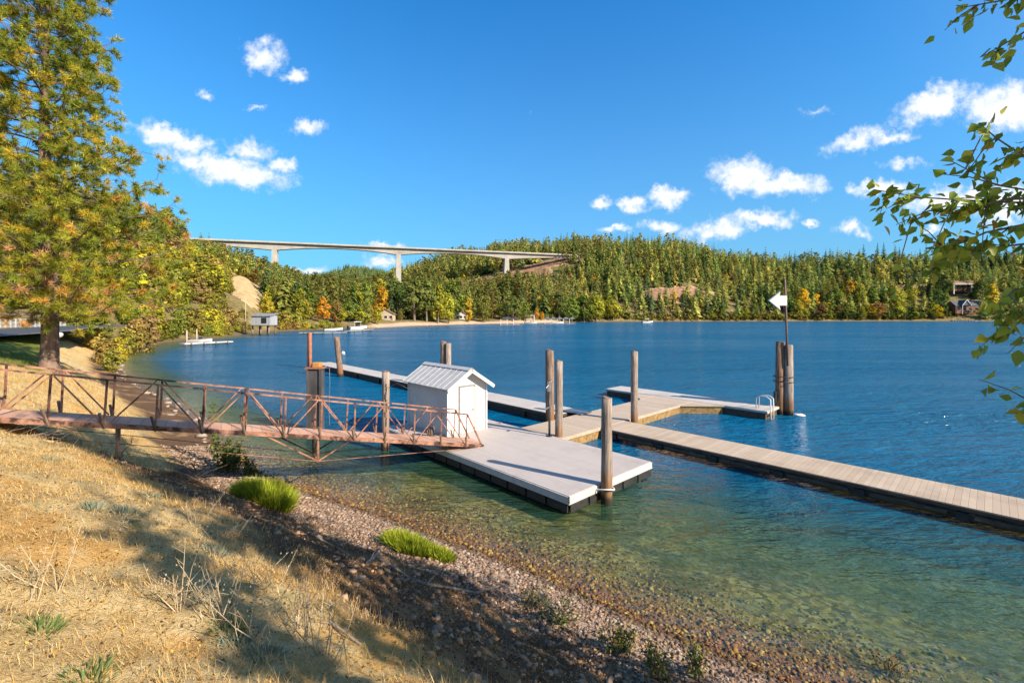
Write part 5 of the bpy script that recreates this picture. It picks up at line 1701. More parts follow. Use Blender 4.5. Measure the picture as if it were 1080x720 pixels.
# ------------------------------------------------------------------ houses, cottages, boathouses
M_HW = mat_noise('white_house_wall', (.62, .60, .56), (.72, .70, .66), .6, .7)
M_HBR = mat_noise('red_brown_log_wall', (.15, .055, .032), (.25, .10, .055), .8, .8, stretch=(1, 1, 3))
M_HTAN = mat_noise('tan_house_wall', (.40, .32, .24), (.52, .43, .33), .6, .8)
M_RDK = mat_noise('dark_shingle_roof', (.055, .06, .07), (.11, .115, .125), 1.2, .85)
M_RGR = mat_noise('grey_shingle_roof', (.17, .18, .20), (.28, .29, .31), 1.2, .8)
M_RBR = mat_noise('brown_shingle_roof', (.16, .09, .06), (.26, .16, .11), 1.2, .85)
def make_glass():
    m, N = new_mat('window_glass')
    surf(N, pbsdf(N, (.025, .03, .035), .06, 0, None, .6))
    return m
M_GLASS = make_glass()
def house(name, label, u, Y, w, d, h, rh, wallm, roofm, yaw=0.0, z=None, nwin=3, porch=False, cat='house', winz=.5, dormer=False, stilts=0.0, gable_front=False):
    x, y = at(u, Y)
    z = gz(x, y) if z is None else z
    t = thing(name, label, cat, (x, y, z))
    c, s = math.cos(yaw), math.sin(yaw)
    ex, ey = Vector((c, s, 0)), Vector((-s, c, 0))
    O = Vector((x, y, z + stilts))
    g = lambda a, b, q: O + ex * a + ey * b + UP * q
    if gable_front:
        W_, D_ = d, w
        ga = lambda a, b, q: g(b, a, q)
    else:
        W_, D_ = w, d
        ga = g
    # walls with gables at the two ends of the ridge
    vs = []
    for a in (-W_ / 2, W_ / 2):
        vs += [ga(a, -D_ / 2, -1.5 if not stilts else 0), ga(a, D_ / 2, -1.5 if not stilts else 0), ga(a, D_ / 2, h), ga(a, 0, h + rh), ga(a, -D_ / 2, h)]
    MB().add(vs, [(0, 1, 2, 3, 4), (9, 8, 7, 6, 5), (0, 4, 9, 5), (1, 6, 7, 2), (0, 5, 6, 1), (4, 3, 8, 9), (3, 2, 7, 8)]).build('wall', wallm, t)
    rf_ = MB(); sl_ = rh / (D_ / 2)
    for sg in (-1, 1):
        hb = D_ / 2 + .5
        e0, e1 = ga(-W_ / 2 - .5, sg * hb, h - .5 * sl_ + .08), ga(W_ / 2 + .5, sg * hb, h - .5 * sl_ + .08)
        r0, r1 = ga(-W_ / 2 - .5, 0, h + rh + .08), ga(W_ / 2 + .5, 0, h + rh + .08)
        q = UP * .22
        rf_.add([e0, e1, r1, r0, e0 + q, e1 + q, r1 + q, r0 + q], [(0, 1, 2, 3), (7, 6, 5, 4), (0, 4, 5, 1), (1, 5, 6, 2), (3, 2, 6, 7), (0, 3, 7, 4)])
    roof_ = rf_.build('roof', roofm, t)
    MB().obox(ga(W_ * .2, D_ * .12, h + rh + .2), ex * .35, ey * .35, UP * .8).build('chimney', M_RBR, roof_)
    fw = w
    for i in range(nwin):
        a = fw * (-.5 + (i + .5) / nwin)
        p = g(a, -d / 2 - .03, h * winz)
        f_ = MB().obox(p, ex * (fw / nwin * .30), ey * .05, UP * h * .24).build('window', M_WHITEP, t)
        MB().obox(p - ey * .06, ex * (fw / nwin * .30 - .1), ey * .02, UP * (h * .24 - .1)).build('pane', M_GLASS, f_)
    MB().obox(g(fw * .5 * .92 - .6, -d / 2 - .03, 1.0), ex * .45, ey * .04, UP * 1.0).build('door', M_RBR, t)
    if porch:
        MB().obox(g(0, -d / 2 - 1.4, h * .92), ex * (fw / 2), ey * 1.4, UP * .12).build('porch_roof', roofm, t)
        for i in range(4):
            a = -fw / 2 + .3 + (fw - .6) * i / 3
            MB().obox(g(a, -d / 2 - 2.6, h * .42 - .4), ex * .12, ey * .12, UP * (h * .5 + .4)).build('porch_post', M_WHITEP, t)
    return t
house('cottage', 'small tan lakeside cottage with white gable by the big bridge pier', 408, 256, 8.5, 7, 3.4, 2.4, M_HTAN, M_RBR, .1, None, 3, False, gable_front=True)
house('cottage', 'white cottage nearly hidden beside the yellow poplar', 487, 322, 8, 6, 3.4, 2.2, M_HW, M_RGR, 0, None, 3, gable_front=True)
house('house', 'white beach house with dark porch in front of the wood', 540, 362, 13, 7, 5.2, 2.2, M_HW, M_RDK, .05, None, 4, True)
house('house', 'brown roofed beach house beside the small orange tree', 558, 366, 9, 7, 4.2, 2.2, M_HTAN, M_RDK, -.1, None, 3, gable_front=True)
house('house', 'white hilltop house with grey roof amid the pines', 690, 690, 24, 10, 9, 4, M_HW, M_RBR, .05, None, 5)
house('house', 'small pale gabled house on the wooded hill left of the hilltop house', 658, 695, 9, 9, 8, 5, M_HW, M_RGR, .1, None, 2, gable_front=True)
house('house', 'brown house with pale roof line high on the wooded hill', 641, 685, 17, 9, 5, 3, M_HBR, M_RGR, .1, None, 4)
house('house', 'white house half hidden among trees on the left hillside', 145, 250, 11, 8, 6.5, 3.5, M_HW, M_RGR, -.5, None, 3)
# brown lodge: lower building with gabled centre, upper building on posts
x, y = at(1018, 476)
lodge = house('lodge', 'red brown lakeside lodge with white trimmed gable', 1018, 484, 34, 11, 7, 5, M_HBR, M_RDK, .06, None, 5, False, 'lodge')
lx, ly = at(1020, 475)
lz = gz(*at(1018, 484)) - 1.0
gm = MB()
for sg in (-1, 1):
    gm.beam((lx + sg * 4.8, ly, lz + 8.2), (lx + sg * .1, ly, lz + 14.2), .3, .5)
gm.beam((lx - 4.8, ly, lz - 1), (lx - 4.8, ly, lz + 8.4), .3, .3)
gm.beam((lx + 4.8, ly, lz - 1), (lx + 4.8, ly, lz + 8.4), .3, .3)
g_ = gm.build('gable_trim', M_WHITEP, None); 
g_.parent = lodge; g_.location = -lodge.location
MB().add([(lx - 4.8, ly + .5, lz + 8), (lx + 4.8, ly + .5, lz + 8), (lx, ly + .5, lz + 14), (lx - 4.8, ly + 9, lz + 8), (lx + 4.8, ly + 9, lz + 8), (lx, ly + 9, lz + 14)], [(0, 1, 2), (3, 5, 4), (0, 2, 5, 3), (2, 1, 4, 5), (0, 3, 4, 1)]).build('gable_roof', M_RDK, lodge)
upper = house('lodge', 'upper brown lodge with long deck on white posts above the gabled one', 1014, 520, 26, 9, 7, 3, M_HBR, M_RBR, .02, gz(*at(1014, 520)) + 4, 4, False, 'lodge')
ux, uy = at(1014, 513); uz = upper.location.z
MB().obox((ux, uy, uz + 6.2), (12, 0, 0), (0, 1.8, 0), (0, 0, .9)).build('deck_band', M_HTAN, upper)
for k in (-10, 10):
    MB().obox((ux + k, uy - 1.3, uz + .4), (.45, 0, 0), (0, .45, 0), (0, 0, 5.6)).build('post', M_HW, upper)
sw = thing('lakeside_steps', 'curved grey stone steps below the brown lodge', 'steps', (lx, ly - 4, lz))
for k in range(9):
    xx, yy_ = lx - 17 + k * 2.0, ly - 2 - k * .9
    MB().obox((xx, yy_, gz(xx, yy_) + .4), (1.1, 0, 0), (0, .9, 0), (0, 0, .5)).build('step', M_RGR, sw)

# stilt boathouse in the left bay
bx, by = at(279, 131)
sb = thing('boathouse', 'small grey metal boathouse on stilts over the left bay', 'boathouse', (bx, by, 0))
M_MET = mat_noise('corrugated_grey_metal', (.34, .37, .41), (.48, .51, .55), .9, .5, .2, .3, .05, (6, 6, .2))
MB().obox((bx, by, 4.0), (2.7, 0, 0), (0, 2.0, 0), (0, 0, 1.35)).build('wall', M_MET, sb)
MB().add([(bx - 3, by - 2.3, 5.2), (bx + 3, by - 2.3, 5.2), (bx + 3, by + 2.3, 5.9), (bx - 3, by + 2.3, 5.9), (bx - 3, by - 2.3, 5.4), (bx + 3, by - 2.3, 5.4), (bx + 3, by + 2.3, 6.1), (bx - 3, by + 2.3, 6.1)], [(3, 2, 1, 0), (4, 5, 6, 7), (0, 1, 5, 4), (1, 2, 6, 5), (2, 3, 7, 6), (3, 0, 4, 7)]).build('roof', M_RGR, sb)
MB().obox((bx + .9, by - 2.03, 4.0), (.75, 0, 0), (0, .03, 0), (0, 0, .8)).build('window', M_GLASS, sb)
MB().obox((bx, by - .4, 2.55), (3.0, 0, 0), (0, 2.6, 0), (0, 0, .12)).build('floor', M_TIMBER, sb)
for k in (-2.3, 0, 2.3):
    MB().tube([(bx + k, by - 2, -1.5), (bx + k, by - 2, 2.5)], .22, 8).build('stilt', M_PILE, sb)
    MB().tube([(bx + k, by + 1.6, -1.5), (bx + k, by + 1.6, 2.5)], .22, 8).build('stilt', M_PILED, sb)
x, y = at(259, 131)
up_ = thing('utility_pole', 'slender white pole standing on the shore left of the stilt boathouse', 'pole', (x, y, gz(x, y)))
MB().tube([(x, y, gz(x, y) - .5), (x, y, CAM_Z + (V_H - 311) / F_PX * 131)], [.13, .08], 8).build('shaft', M_HTAN, up_, True)

# little docks and boats round the bay and along the far beach
def small_dock(u0, v0, u1, v1, wd, label, z=.5, mat=None, posts=4):
    a = px(u0, v0, z); b = px(u1, v1, z)
    t = thing('jetty', label, 'jetty', (a.x, a.y, 0))
    MB().beam(a, b, wd, .14).build('deck', mat or M_PALE, t)
    d = (b - a); n = Vector((-d.y, d.x, 0)).normalized()
    for i in range(posts):
        p = a + d * (i + .5) / posts - n * wd * .5
        MB().tube([(p.x, p.y, -2), (p.x, p.y, z + .1)], .14, 6).build('post', M_PILE, t)
    return t
M_TARP = mat_noise('blue_grey_canvas', (.25, .30, .36), (.36, .41, .47), 2, .8)
M_BLUE = mat_noise('blue_hull_paint', (.05, .12, .28), (.08, .16, .34), 3, .4)
def boat(u, v, L, label, yaw=0.0, cover=True, z=0.0, hullm=None):
    p = px(u, v, 0.0)
    t = thing('motor_boat', label, 'boat', (p.x, p.y, z))
    t.rotation_euler = (0, 0, yaw)
    secs = []
    hull = MB()
    for i in range(9):
        f = i / 8
        w_ = L * .17 * (1 - max(0, (f - .45) / .55) ** 2.2) * (.9 + .1 * min(1, f * 4)) + .02
        zt = L * .13 + L * .06 * f * f; zk = -.12 + L * .07 * max(0, f - .6) / .4
        xx = -L / 2 + L * f
        secs.append([(xx, -w_, zt), (xx, -w_ * .8, zk + .2), (xx, 0, zk), (xx, w_ * .8, zk + .2), (xx, w_, zt)])
    for s in secs:
        hull.v += s
    for i in range(8):
        for j in range(4):
            hull.f.append([5 * i + j, 5 * i + 5 + j, 5 * i + 6 + j, 5 * i + j + 1]); hull.mi.append(0)
        hull.f.append([5 * i + 4, 5 * i + 9, 5 * i + 5, 5 * i]); hull.mi.append(0)
    hull.f.append([0, 1, 2, 3, 4]); hull.mi.append(0)
    def bl(mbq, nm, m):
        me = bpy.data.meshes.new(nm); me.from_pydata(mbq.v, [], mbq.f)
        return link_mesh(nm, me, m, t)
    bl(hull, 'hull', hullm or M_WHITEP)
    ws = MB(); ws.add([(.02 * L, -.13 * L, .16 * L), (.02 * L, .13 * L, .16 * L), (-.03 * L, .12 * L, .27 * L), (-.03 * L, -.12 * L, .27 * L)], [(0, 1, 2, 3)])
    ws.add([(.0 * L, -.13 * L, .16 * L), (.0 * L, .13 * L, .16 * L), (-.05 * L, .12 * L, .27 * L), (-.05 * L, -.12 * L, .27 * L)], [(3, 2, 1, 0)])
    bl(ws, 'windscreen', M_GLASS)
    if cover:
        cv = MB(); cv.obox((-.12 * L, 0, .36 * L), (.2 * L, 0, 0), (0, .15 * L, 0), (0, 0, .012 * L))
        for sx in (-.3, .05):
            for sy in (-1, 1):
                cv.beam((sx * L, sy * .14 * L, .15 * L), (sx * L, sy * .14 * L, .36 * L), .05, .05)
        bl(cv, 'canopy', M_WHITEP)
    mo = MB(); mo.obox((-.53 * L, 0, .12 * L), (.035 * L, 0, 0), (0, .03 * L, 0), (0, 0, .07 * L)); bl(mo, 'outboard_motor', M_FLOAT)
    return t
small_dock(192, 362.5, 243, 360.0, 1.7, 'white jetty at the shore of the left bay', .45, M_HW, 4)
for (u, h, lab) in ((197, 3.2, 'taller pale mooring post at the white jetty'), (207.5, 3.2, 'second pale mooring post behind the white jetty boat')):
    p = px(u, 362.5 if u < 200 else 360, 0)
    t = thing('mooring_post', lab, 'post', (p.x, p.y, 0))
    MB().tube([(p.x, p.y, -1.5), (p.x, p.y, h * .8)], .13, 8).build('shaft', M_HTAN, t, True)
boat(212, 361.0, 4.2, 'white boat with low canopy beside the white jetty', .1, False)
boat(352, 348.8, 6, 'small open white motor boat moored at the low jetty', .3, False)
boat(377.5, 347.6, 8.5, 'white cabin boat with canopy at the right end of the low jetty', 1.0, True)
boat(683, 340.6, 9, 'lone white motor boat crossing before the far right shore', .2, True)
small_dock(316, 350.8, 366, 350.4, 1.8, 'low wooden jetty beneath the orange shore trees', .4, M_WOOD, 5)
small_dock(366, 349.0, 392, 347.2, 1.8, 'short jetty behind the cabin boat', .5, M_WOOD, 3)
small_dock(433, 344.0, 476, 343.6, 2.4, 'dark low jetty along the sand of the park beach', .5, M_TIMBER, 4)
for (u0, u1, v, n, lab) in ((528, 548, 342.0, 3, 'dark covered slip in front of the beach houses'), (574, 606, 341.0, 5, 'long grey covered slip right of the beach houses')):
    a = px(u0, v, .5); b = px(u1, v, .5)
    t = thing('boat_shelter', lab, 'boat shelter', (a.x, a.y, 0))
    d = b - a; dn = d.normalized(); n_ = Vector((-dn.y, dn.x, 0))
    MB().obox((a + b) / 2, d / 2, n_ * 4, UP * .12).build('deck', M_PALE, t)
    for i in range(n):
        c0 = a + d * (i + .5) / n
        MB().add([c0 - dn * d.length / n * .52 - n_ * 4 + UP * 3, c0 + dn * d.length / n * .52 - n_ * 4 + UP * 3, c0 - n_ * 4 + UP * 4.2, c0 - dn * d.length / n * .52 + n_ * 4 + UP * 3, c0 + dn * d.length / n * .52 + n_ * 4 + UP * 3, c0 + n_ * 4 + UP * 4.2],
                 [(0, 1, 2), (5, 4, 3), (0, 2, 5, 3), (2, 1, 4, 5), (0, 3, 4, 1)]).build('roof', M_RGR if n > 3 else M_RDK, t)
        MB().obox(c0 - dn * d.length / n * .45 - n_ * 3.8 + UP * 1.4, dn * .18, n_ * .18, UP * 1.7).build('post', M_HW, t)
boat(588, 341.4, 8, 'white boat lying before the long grey boat shelter', .1, False)
boat(560, 341.6, 8, 'white boat drawn up between the two boat shelters', -.2, True)
p = px(362, 373.5, 0)
bu = thing('buoy', 'small white and blue buoy afloat beyond the leaning piling', 'buoy', (p.x, p.y, 0))
mbq = MB(); mbq.tube([(p.x, p.y, -.2), (p.x, p.y, -.05), (p.x, p.y, .25), (p.x, p.y, .42)], [.1, .26, .24, .06], 10); mbq.build('float', M_WHITEP, bu, True)
mbq = MB(); mbq.tube([(p.x, p.y, .08), (p.x, p.y, .16)], [.27, .265], 10); mbq.build('band', M_BLUE, bu)
# ------------------------------------------------------------------ what lies on the bank: gravel, litter, dry grass, driftwood, small plants
rg_ = R0(5)
ICO_V = []
_ph = (1 + 5 ** .5) / 2
for a, b in ((-1, _ph), (1, _ph), (-1, -_ph), (1, -_ph)):
    ICO_V.append((a, b, 0))
for a, b in ((-1, _ph), (1, _ph), (-1, -_ph), (1, -_ph)):
    ICO_V.append((0, a, b))
for a, b in ((_ph, -1), (_ph, 1), (-_ph, -1), (-_ph, 1)):
    ICO_V.append((a, 0, b))
ICO_V = unit(np.array(ICO_V))
ICO_F = np.array([(0, 11, 5), (0, 5, 1), (0, 1, 7), (0, 7, 10), (0, 10, 11), (1, 5, 9), (5, 11, 4), (11, 10, 2), (10, 7, 6), (7, 1, 8), (3, 9, 4), (3, 4, 2), (3, 2, 6), (3, 6, 8), (3, 8, 9), (4, 9, 5), (2, 4, 11), (6, 2, 10), (8, 6, 7), (9, 8, 1)])
def stones(X, Yv, Z, S, rng, flat=(.45, .8)):
    n = len(X)
    jit = 1 + .28 * rng.normal(size=(n, 12, 1)).clip(-1.5, 1.5)
    V = ICO_V[None] * jit
    sc = np.stack([.8 + .6 * rng.rand(n), .8 + .6 * rng.rand(n), flat[0] + (flat[1] - flat[0]) * rng.rand(n)], 1)[:, None, :]
    V = V * sc * np.asarray(S)[:, None, None]
    a = rng.rand(n) * 6.28
    ca, sa = np.cos(a)[:, None], np.sin(a)[:, None]
    V = np.stack([V[..., 0] * ca - V[..., 1] * sa, V[..., 0] * sa + V[..., 1] * ca, V[..., 2] + V[..., 0] * .25 * rng.normal(size=(n, 1))], -1)
    V = V + np.stack([X, Yv, Z], 1)[:, None, :]
    Fq = (ICO_F[None] + np.arange(n)[:, None, None] * 12).reshape(-1, 3)
    return V.reshape(-1, 3), Fq
def mat_col(name, rough=.85, transl=0.0):
    m, N = new_mat(name)
    a = N.n('ShaderNodeAttribute', attribute_name='col').outputs[0]
    if transl:
        d = N.n('ShaderNodeBsdfDiffuse', ins={'Color': a}); t = N.n('ShaderNodeBsdfTranslucent', ins={'Color': a})
        surf(N, N.n('ShaderNodeMixShader', ins={0: transl, 1: d.outputs[0], 2: t.outputs[0]}).outputs[0])
    else:
        surf(N, pbsdf(N, a, rough, 0, None, .25))
    return m
M_STONE = mat_col('stones', .8)
M_STRAW = mat_col('straw', .9, .25)
SD = np.array((.824, -.566)); SNn = np.array((.566, .824))
def bank_pts(n, s0, s1, d0, d1, pw=1.0):
    """points in shore coordinates: s along the near shore, d inland from it"""
    s = s0 + (s1 - s0) * rg_.rand(n); d = d0 + (d1 - d0) * rg_.rand(n) ** pw
    c = SNn * 7.47
    x = c[0] + SD[0] * s - SNn[0] * d; y = c[1] + SD[1] * s - SNn[1] * d
    return x, y
def visible(x, y, m=.15, zz_=None):
    z = ground_z(x, y) if zz_ is None else zz_
    yy_ = np.maximum(y, .05)
    u = x / yy_ * F_PX + 540; v = V_H + (CAM_Z - z) / yy_ * F_PX
    return (y > .6) & (u > -500) & (u < 1500) & (v < 830)
# beach gravel
x, y = bank_pts(60000, -20, 8, -2.6, 1.9)
m_ = visible(x, y); x, y = x[m_], y[m_]
d = shore_d(x, y)
keep_ = (d > -2.6) & (d < 1.9) & (rg_.rand(len(d)) < np.clip(1.25 - np.abs(d - .3) / 2.1, .1, 1))
x, y, d = x[keep_], y[keep_], d[keep_]
S = (.009 + .024 * rg_.rand(len(x)) ** 2.6) * (1 + .035 * np.hypot(x, y))
z = ground_z(x, y, d) + S * .15
V, Fq = stones(x, y, z, S, rg_)
palS = np.array([(.40, .285, .20), (.30, .20, .14), (.48, .37, .28), (.19, .125, .09), (.37, .23, .14)])
palW = np.array([(.34, .20, .05), (.20, .105, .03), (.46, .32, .09), (.10, .06, .025), (.30, .12, .045)])
k = rg_.randint(0, 5, len(x))
c = np.where((d < .05)[:, None], palW[k] * .7, palS[k] * .78) * (.75 + .5 * rg_.rand(len(x), 1))
c = np.where(((d > -.05) & (d < .22))[:, None], c * .5, c)
me = mesh_np('beach_gravel', V, Fq, col=np.repeat(c, 12, 0))
tag(link_mesh('beach_gravel', me, M_STONE), kind='stuff', label='pinkish pebbles along the waterline', cat='gravel')
print('stones', len(x))
# broken rock and clods on the shaded bank
x, y = bank_pts(13000, -12, 5, .8, 5.2)
m_ = visible(x, y); x, y = x[m_], y[m_]
d = shore_d(x, y); kp = (d > 1.2) & (d < 4.8); x, y, d = x[kp], y[kp], d[kp]
S = .008 + .045 * rg_.rand(len(x)) ** 7
V, Fq = stones(x, y, ground_z(x, y, d) + S * .2, S, rg_)
palR = np.array([(.20, .13, .085), (.13, .085, .06), (.30, .19, .12), (.36, .24, .16), (.42, .22, .10)])
c = palR[rg_.randint(0, 5, len(x))] * (.7 + .6 * rg_.rand(len(x), 1))
me = mesh_np('bank_rubble', V, Fq, col=np.repeat(c, 12, 0))
tag(link_mesh('bank_rubble', me, M_STONE), kind='stuff', label='broken rock and soil clods on the shaded bank', cat='rubble')
# fallen leaves
def litter(n, s0, s1, d0, d1, size, pal, name, label, cat):
    x, y = bank_pts(n, s0, s1, d0, d1)
    m_ = visible(x, y); x, y = x[m_], y[m_]
    d = shore_d(x, y); kp = (d > d0) & (d < d1); x, y, d = x[kp], y[kp], d[kp]
    z = ground_z(x, y, d) + .012
    Nn = unit(rg_.normal(size=(len(x), 3)) * .45 + np.array((.2, .3, 1)))
    V, Fq = leaf_quads(np.stack([x, y, z], 1), Nn, size * (.6 + .8 * rg_.rand(len(x))), .6, rg_)
    c = np.array(pal)[rg_.randint(0, len(pal), len(x))] * (.7 + .6 * rg_.rand(len(x), 1))
    me = mesh_np(name, V, Fq, col=np.repeat(c, 4, 0))
    return tag(link_mesh(name, me, M_STRAW), kind='stuff', label=label, cat=cat)
litter(40000, -13, 6, 1.0, 4.7, .015, [(.26, .15, .07), (.16, .09, .05), (.36, .20, .08), (.12, .075, .05), (.08, .05, .035), (.10, .065, .04), (.40, .23, .07)], 'leaf_litter', 'brown fallen leaves strewn over the bank', 'leaf litter')
litter(42000, -16, 4, 4.6, 12, .012, [(.55, .28, .06), (.30, .17, .07), (.16, .10, .05), (.12, .075, .04), (.62, .38, .10), (.22, .17, .08)], 'leaf_litter', 'orange leaf bits among the dry grass', 'leaf litter')
# dry grass
def grass(n, sel, hmin, hmax, w, pal, name, label, lay=.8, region=(-16, 4, 4.2, 14), clump=.0):
    x, y = bank_pts(n, *region)
    m_ = visible(x, y); x, y = x[m_], y[m_]
    d = shore_d(x, y); kp = sel(x, y, d); x, y, d = x[kp], y[kp], d[kp]
    z = ground_z(x, y, d) - .008
    n_ = len(x)
    h = hmin + (hmax - hmin) * rg_.rand(n_) ** 1.7
    a = rg_.rand(n_) * 6.28
    ln = lay * (.3 + rg_.rand(n_))
    tip = np.stack([np.cos(a) * ln, np.sin(a) * ln, np.ones(n_)], 1)
    tip = unit(tip) * h[:, None]
    b = np.stack([-np.sin(a + rg_.normal(size=n_)), np.cos(a), np.zeros(n_)], 1) * w * (1 + .06 * np.hypot(x, y))[:, None]
    base = np.stack([x, y, z], 1)
    mid = base + tip * .55 + np.array((0, 0, 1)) * (h * .03)[:, None]
    V = np.stack([base - b, base + b, mid + b * .7, base + tip, mid - b * .7], 1)
    V4 = np.stack([V[:, 0], V[:, 1], V[:, 2], V[:, 4]], 1)
    Vt = np.concatenate([V[:, [0, 1, 2, 4]].reshape(-1, 3), np.stack([mid - b * .7, mid + b * .7, base + tip, base + tip + b * .02], 1).reshape(-1, 3)])
    Fq = np.arange(len(Vt)).reshape(-1, 4)
    c = np.array(pal)[rg_.randint(0, len(pal), n_)] * (.7 + .6 * rg_.rand(n_, 1))
    c = np.repeat(c, 4, 0); c = np.concatenate([c, c])
    me = mesh_np(name, Vt, Fq, col=c)
    print(name, n_)
    return tag(link_mesh(name, me, M_STRAW), kind='stuff', label=label, cat='grass')
STRAW = [(.58, .40, .16), (.66, .48, .22), (.48, .32, .13), (.72, .54, .27), (.40, .26, .11), (.62, .36, .10)]
def dens(x, y, d):
    return (d > 4.9 + fbm(x * .9, y * .9, 3, 41) * 1.1) & (rg_.rand(len(x)) < .35 + .65 * (fbm(x * 1.3, y * 1.3, 3, 43) > -.1))
grass(560000, dens, .03, .11, .0013, STRAW, 'dry_grass', 'flattened straw coloured dry grass on the upper bank', 1.6)
grass(20000, lambda x, y, d: (np.abs(d - 5.0 - fbm(x * .9, y * .9, 3, 41) * 1.1) < .55) & (fbm(x * 1.5, y * 1.5, 2, 47) > -.15), .06, .22, .0016, STRAW + [(.36, .30, .16)], 'dry_grass', 'taller dry bunch grass along the brow of the bank', .55)
grass(16000, lambda x, y, d: (d > 5) & (fbm(x * .8 + 3, y * .8, 3, 51) > .22), .03, .09, .0022, [(.16, .20, .04), (.22, .25, .07), (.12, .16, .05)], 'green_grass', 'patchy green blades among the dry grass', 1.0)
grass(7000, lambda x, y, d: (d > 1.6) & (d < 4.6) & (fbm(x * 1.1, y * 1.1, 3, 57) > .12), .06, .22, .0018, [(.22, .17, .10), (.30, .23, .13), (.16, .13, .07)], 'dry_grass', 'thin withered grass on the shaded bank', .9, (-13, 6, 1.2, 5))
# lawn and meadow blades farther left
x = -30 + 22 * rg_.rand(60000); y = 10 + 26 * rg_.rand(60000)
d = shore_d(x, y); kp = (d > 2.5); x, y, d = x[kp], y[kp], d[kp]
h = .05 + .12 * rg_.rand(len(x)); a = rg_.rand(len(x)) * 6.28
base = np.stack([x, y, ground_z(x, y, d)], 1)
bb_ = np.stack([np.cos(a), np.sin(a), 0 * a], 1) * .007
tip = base + np.stack([np.cos(a * 3) * .06, np.sin(a * 3) * .06, h], 1)
V = np.stack([base - bb_, base + bb_, tip], 1).reshape(-1, 3)
lw_ = (sstep(11, 15, -x * .72) * sstep(18, 22, y) * sstep(4.2, 6, d) * sstep(-19, -23.5, x))[:, None]
pc = np.array(STRAW)[rg_.randint(0, 6, len(x))] * (1 - lw_) + np.array((.17, .20, .04)) * lw_
me = mesh_np('dry_grass', V, np.arange(len(V)).reshape(-1, 3), col=np.repeat(pc * (.75 + .5 * rg_.rand(len(x), 1)), 3, 0))
tag(link_mesh('dry_grass', me, M_STRAW), kind='stuff', label='dry meadow grass round the pine and beyond the gangway', cat='grass')

# ---- individual plants
def blades_plant(u, v, z, label, n, h, spread, pal, name='grass_clump', cat='plant', width=.006, lean=.35, group=None):
    Yp = F_PX * (CAM_Z - z) / (v - V_H); xp = (u - 540) / F_PX * Yp
    zp = gz(xp, Yp)
    a = rg_.rand(n) * 6.28; q = np.sqrt(rg_.rand(n))
    sx, sy = spread
    bx_ = q * np.cos(a); by_ = q * np.sin(a)
    base = np.stack([bx_ * sx * SD[0] - by_ * sy * SNn[0], bx_ * sx * SD[1] - by_ * sy * SNn[1], 0 * a], 1)
    gx, gy = base[:, 0] + xp, base[:, 1] + Yp
    base[:, 2] = ground_z(gx, gy) - zp - .03
    hh_ = h * (.55 + .6 * rg_.rand(n)) * (1.1 - .45 * q ** 2)
    tip = base + np.stack([base[:, 0] * lean + rg_.normal(size=n) * .18 * h, base[:, 1] * lean + rg_.normal(size=n) * .18 * h, hh_], 1)
    mid = base * .45 + tip * .55; mid[:, 2] += .06 * h
    t = rg_.rand(n) * 6.28
    b = np.stack([np.cos(t), np.sin(t), 0 * t], 1) * width
    V = np.stack([base - b, base + b, mid + b, mid - b], 1).reshape(-1, 3)
    V2 = np.stack([mid - b, mid + b, tip + b * .1, tip - b * .1], 1).reshape(-1, 3)
    V = np.concatenate([V, V2])
    c = np.array(pal)[rg_.randint(0, len(pal), n)] * (.7 + .6 * rg_.rand(n, 1)); c = np.repeat(c, 4, 0); c = np.concatenate([c, c])
    me = mesh_np(name, V, np.arange(len(V)).reshape(-1, 4), col=c)
    o = link_mesh(name, me, M_STRAW)
    o.location = (xp, Yp, zp)
    return tag(o, label, cat, group)
GRN = [(.26, .34, .025), (.36, .42, .035), (.20, .27, .025), (.44, .44, .05)]
blades_plant(279, 527, .55, 'bright yellow green grassy bush at the gravel edge near the gangway', 5200, .62, (.75, .55), GRN, 'grass_bush', 'bush', .009, .25)
blades_plant(430, 574, .32, 'green grass tuft on the gravel at the centre of the beach', 2600, .34, (.62, .26), GRN, 'grass_bush', 'bush', .007, .3)
blades_plant(462, 583, .30, 'lower green grass tuft right of the centre tuft', 1300, .24, (.36, .2), GRN, 'grass_bush', 'bush', .007, .3)
SAGE = [(.20, .24, .17), (.28, .31, .24), (.15, .19, .13)]
for (u, v, lab) in ((97, 537, 'grey green sage tuft on the bright bank, left of a pair'), (127, 541, 'grey green sage tuft on the bright bank, right of a pair'), (52, 486, 'small sage tuft below the gangway'), (158, 524, 'sage tuft at the shade edge of the bank'), (224, 583, 'pale sage tuft on the shaded bank slope'), (40, 661, 'low green weed rosette at the lower left'), (92, 712, 'green weed at the bottom left edge'), (238, 662, 'small bright green weed on the brow'), (278, 690, 'grey weed tuft at the brow corner'), (250, 680, 'sage weed tuft behind the brow corner')):
    Yg = 5.0
    zg = 2.6 if v > 560 else 2.4
    # march along the view ray until it meets the ground
    for Yt in np.arange(2.0, 20, .05):
        if CAM_Z - (v - V_H) / F_PX * Yt < gz((u - 540) / F_PX * Yt, Yt):
            break
    zg = gz((u - 540) / F_PX * Yt, Yt)
    blades_plant(u, v, zg, lab, 150, .10 if v < 640 else .08, (.10, .09), SAGE if 'sage' in lab or 'grey' in lab else [(.13, .20, .06), (.20, .25, .09)], 'weed', 'weed', .005, .8)
def hit(u, v):
    for Yt in np.arange(1.2, 30, .04):
        xx = (u - 540) / F_PX * Yt
        g = gz(xx, Yt)
        if CAM_Z - (v - V_H) / F_PX * Yt < g:
            return Vector((xx, Yt, g))
    return Vector((xx, Yt, g))
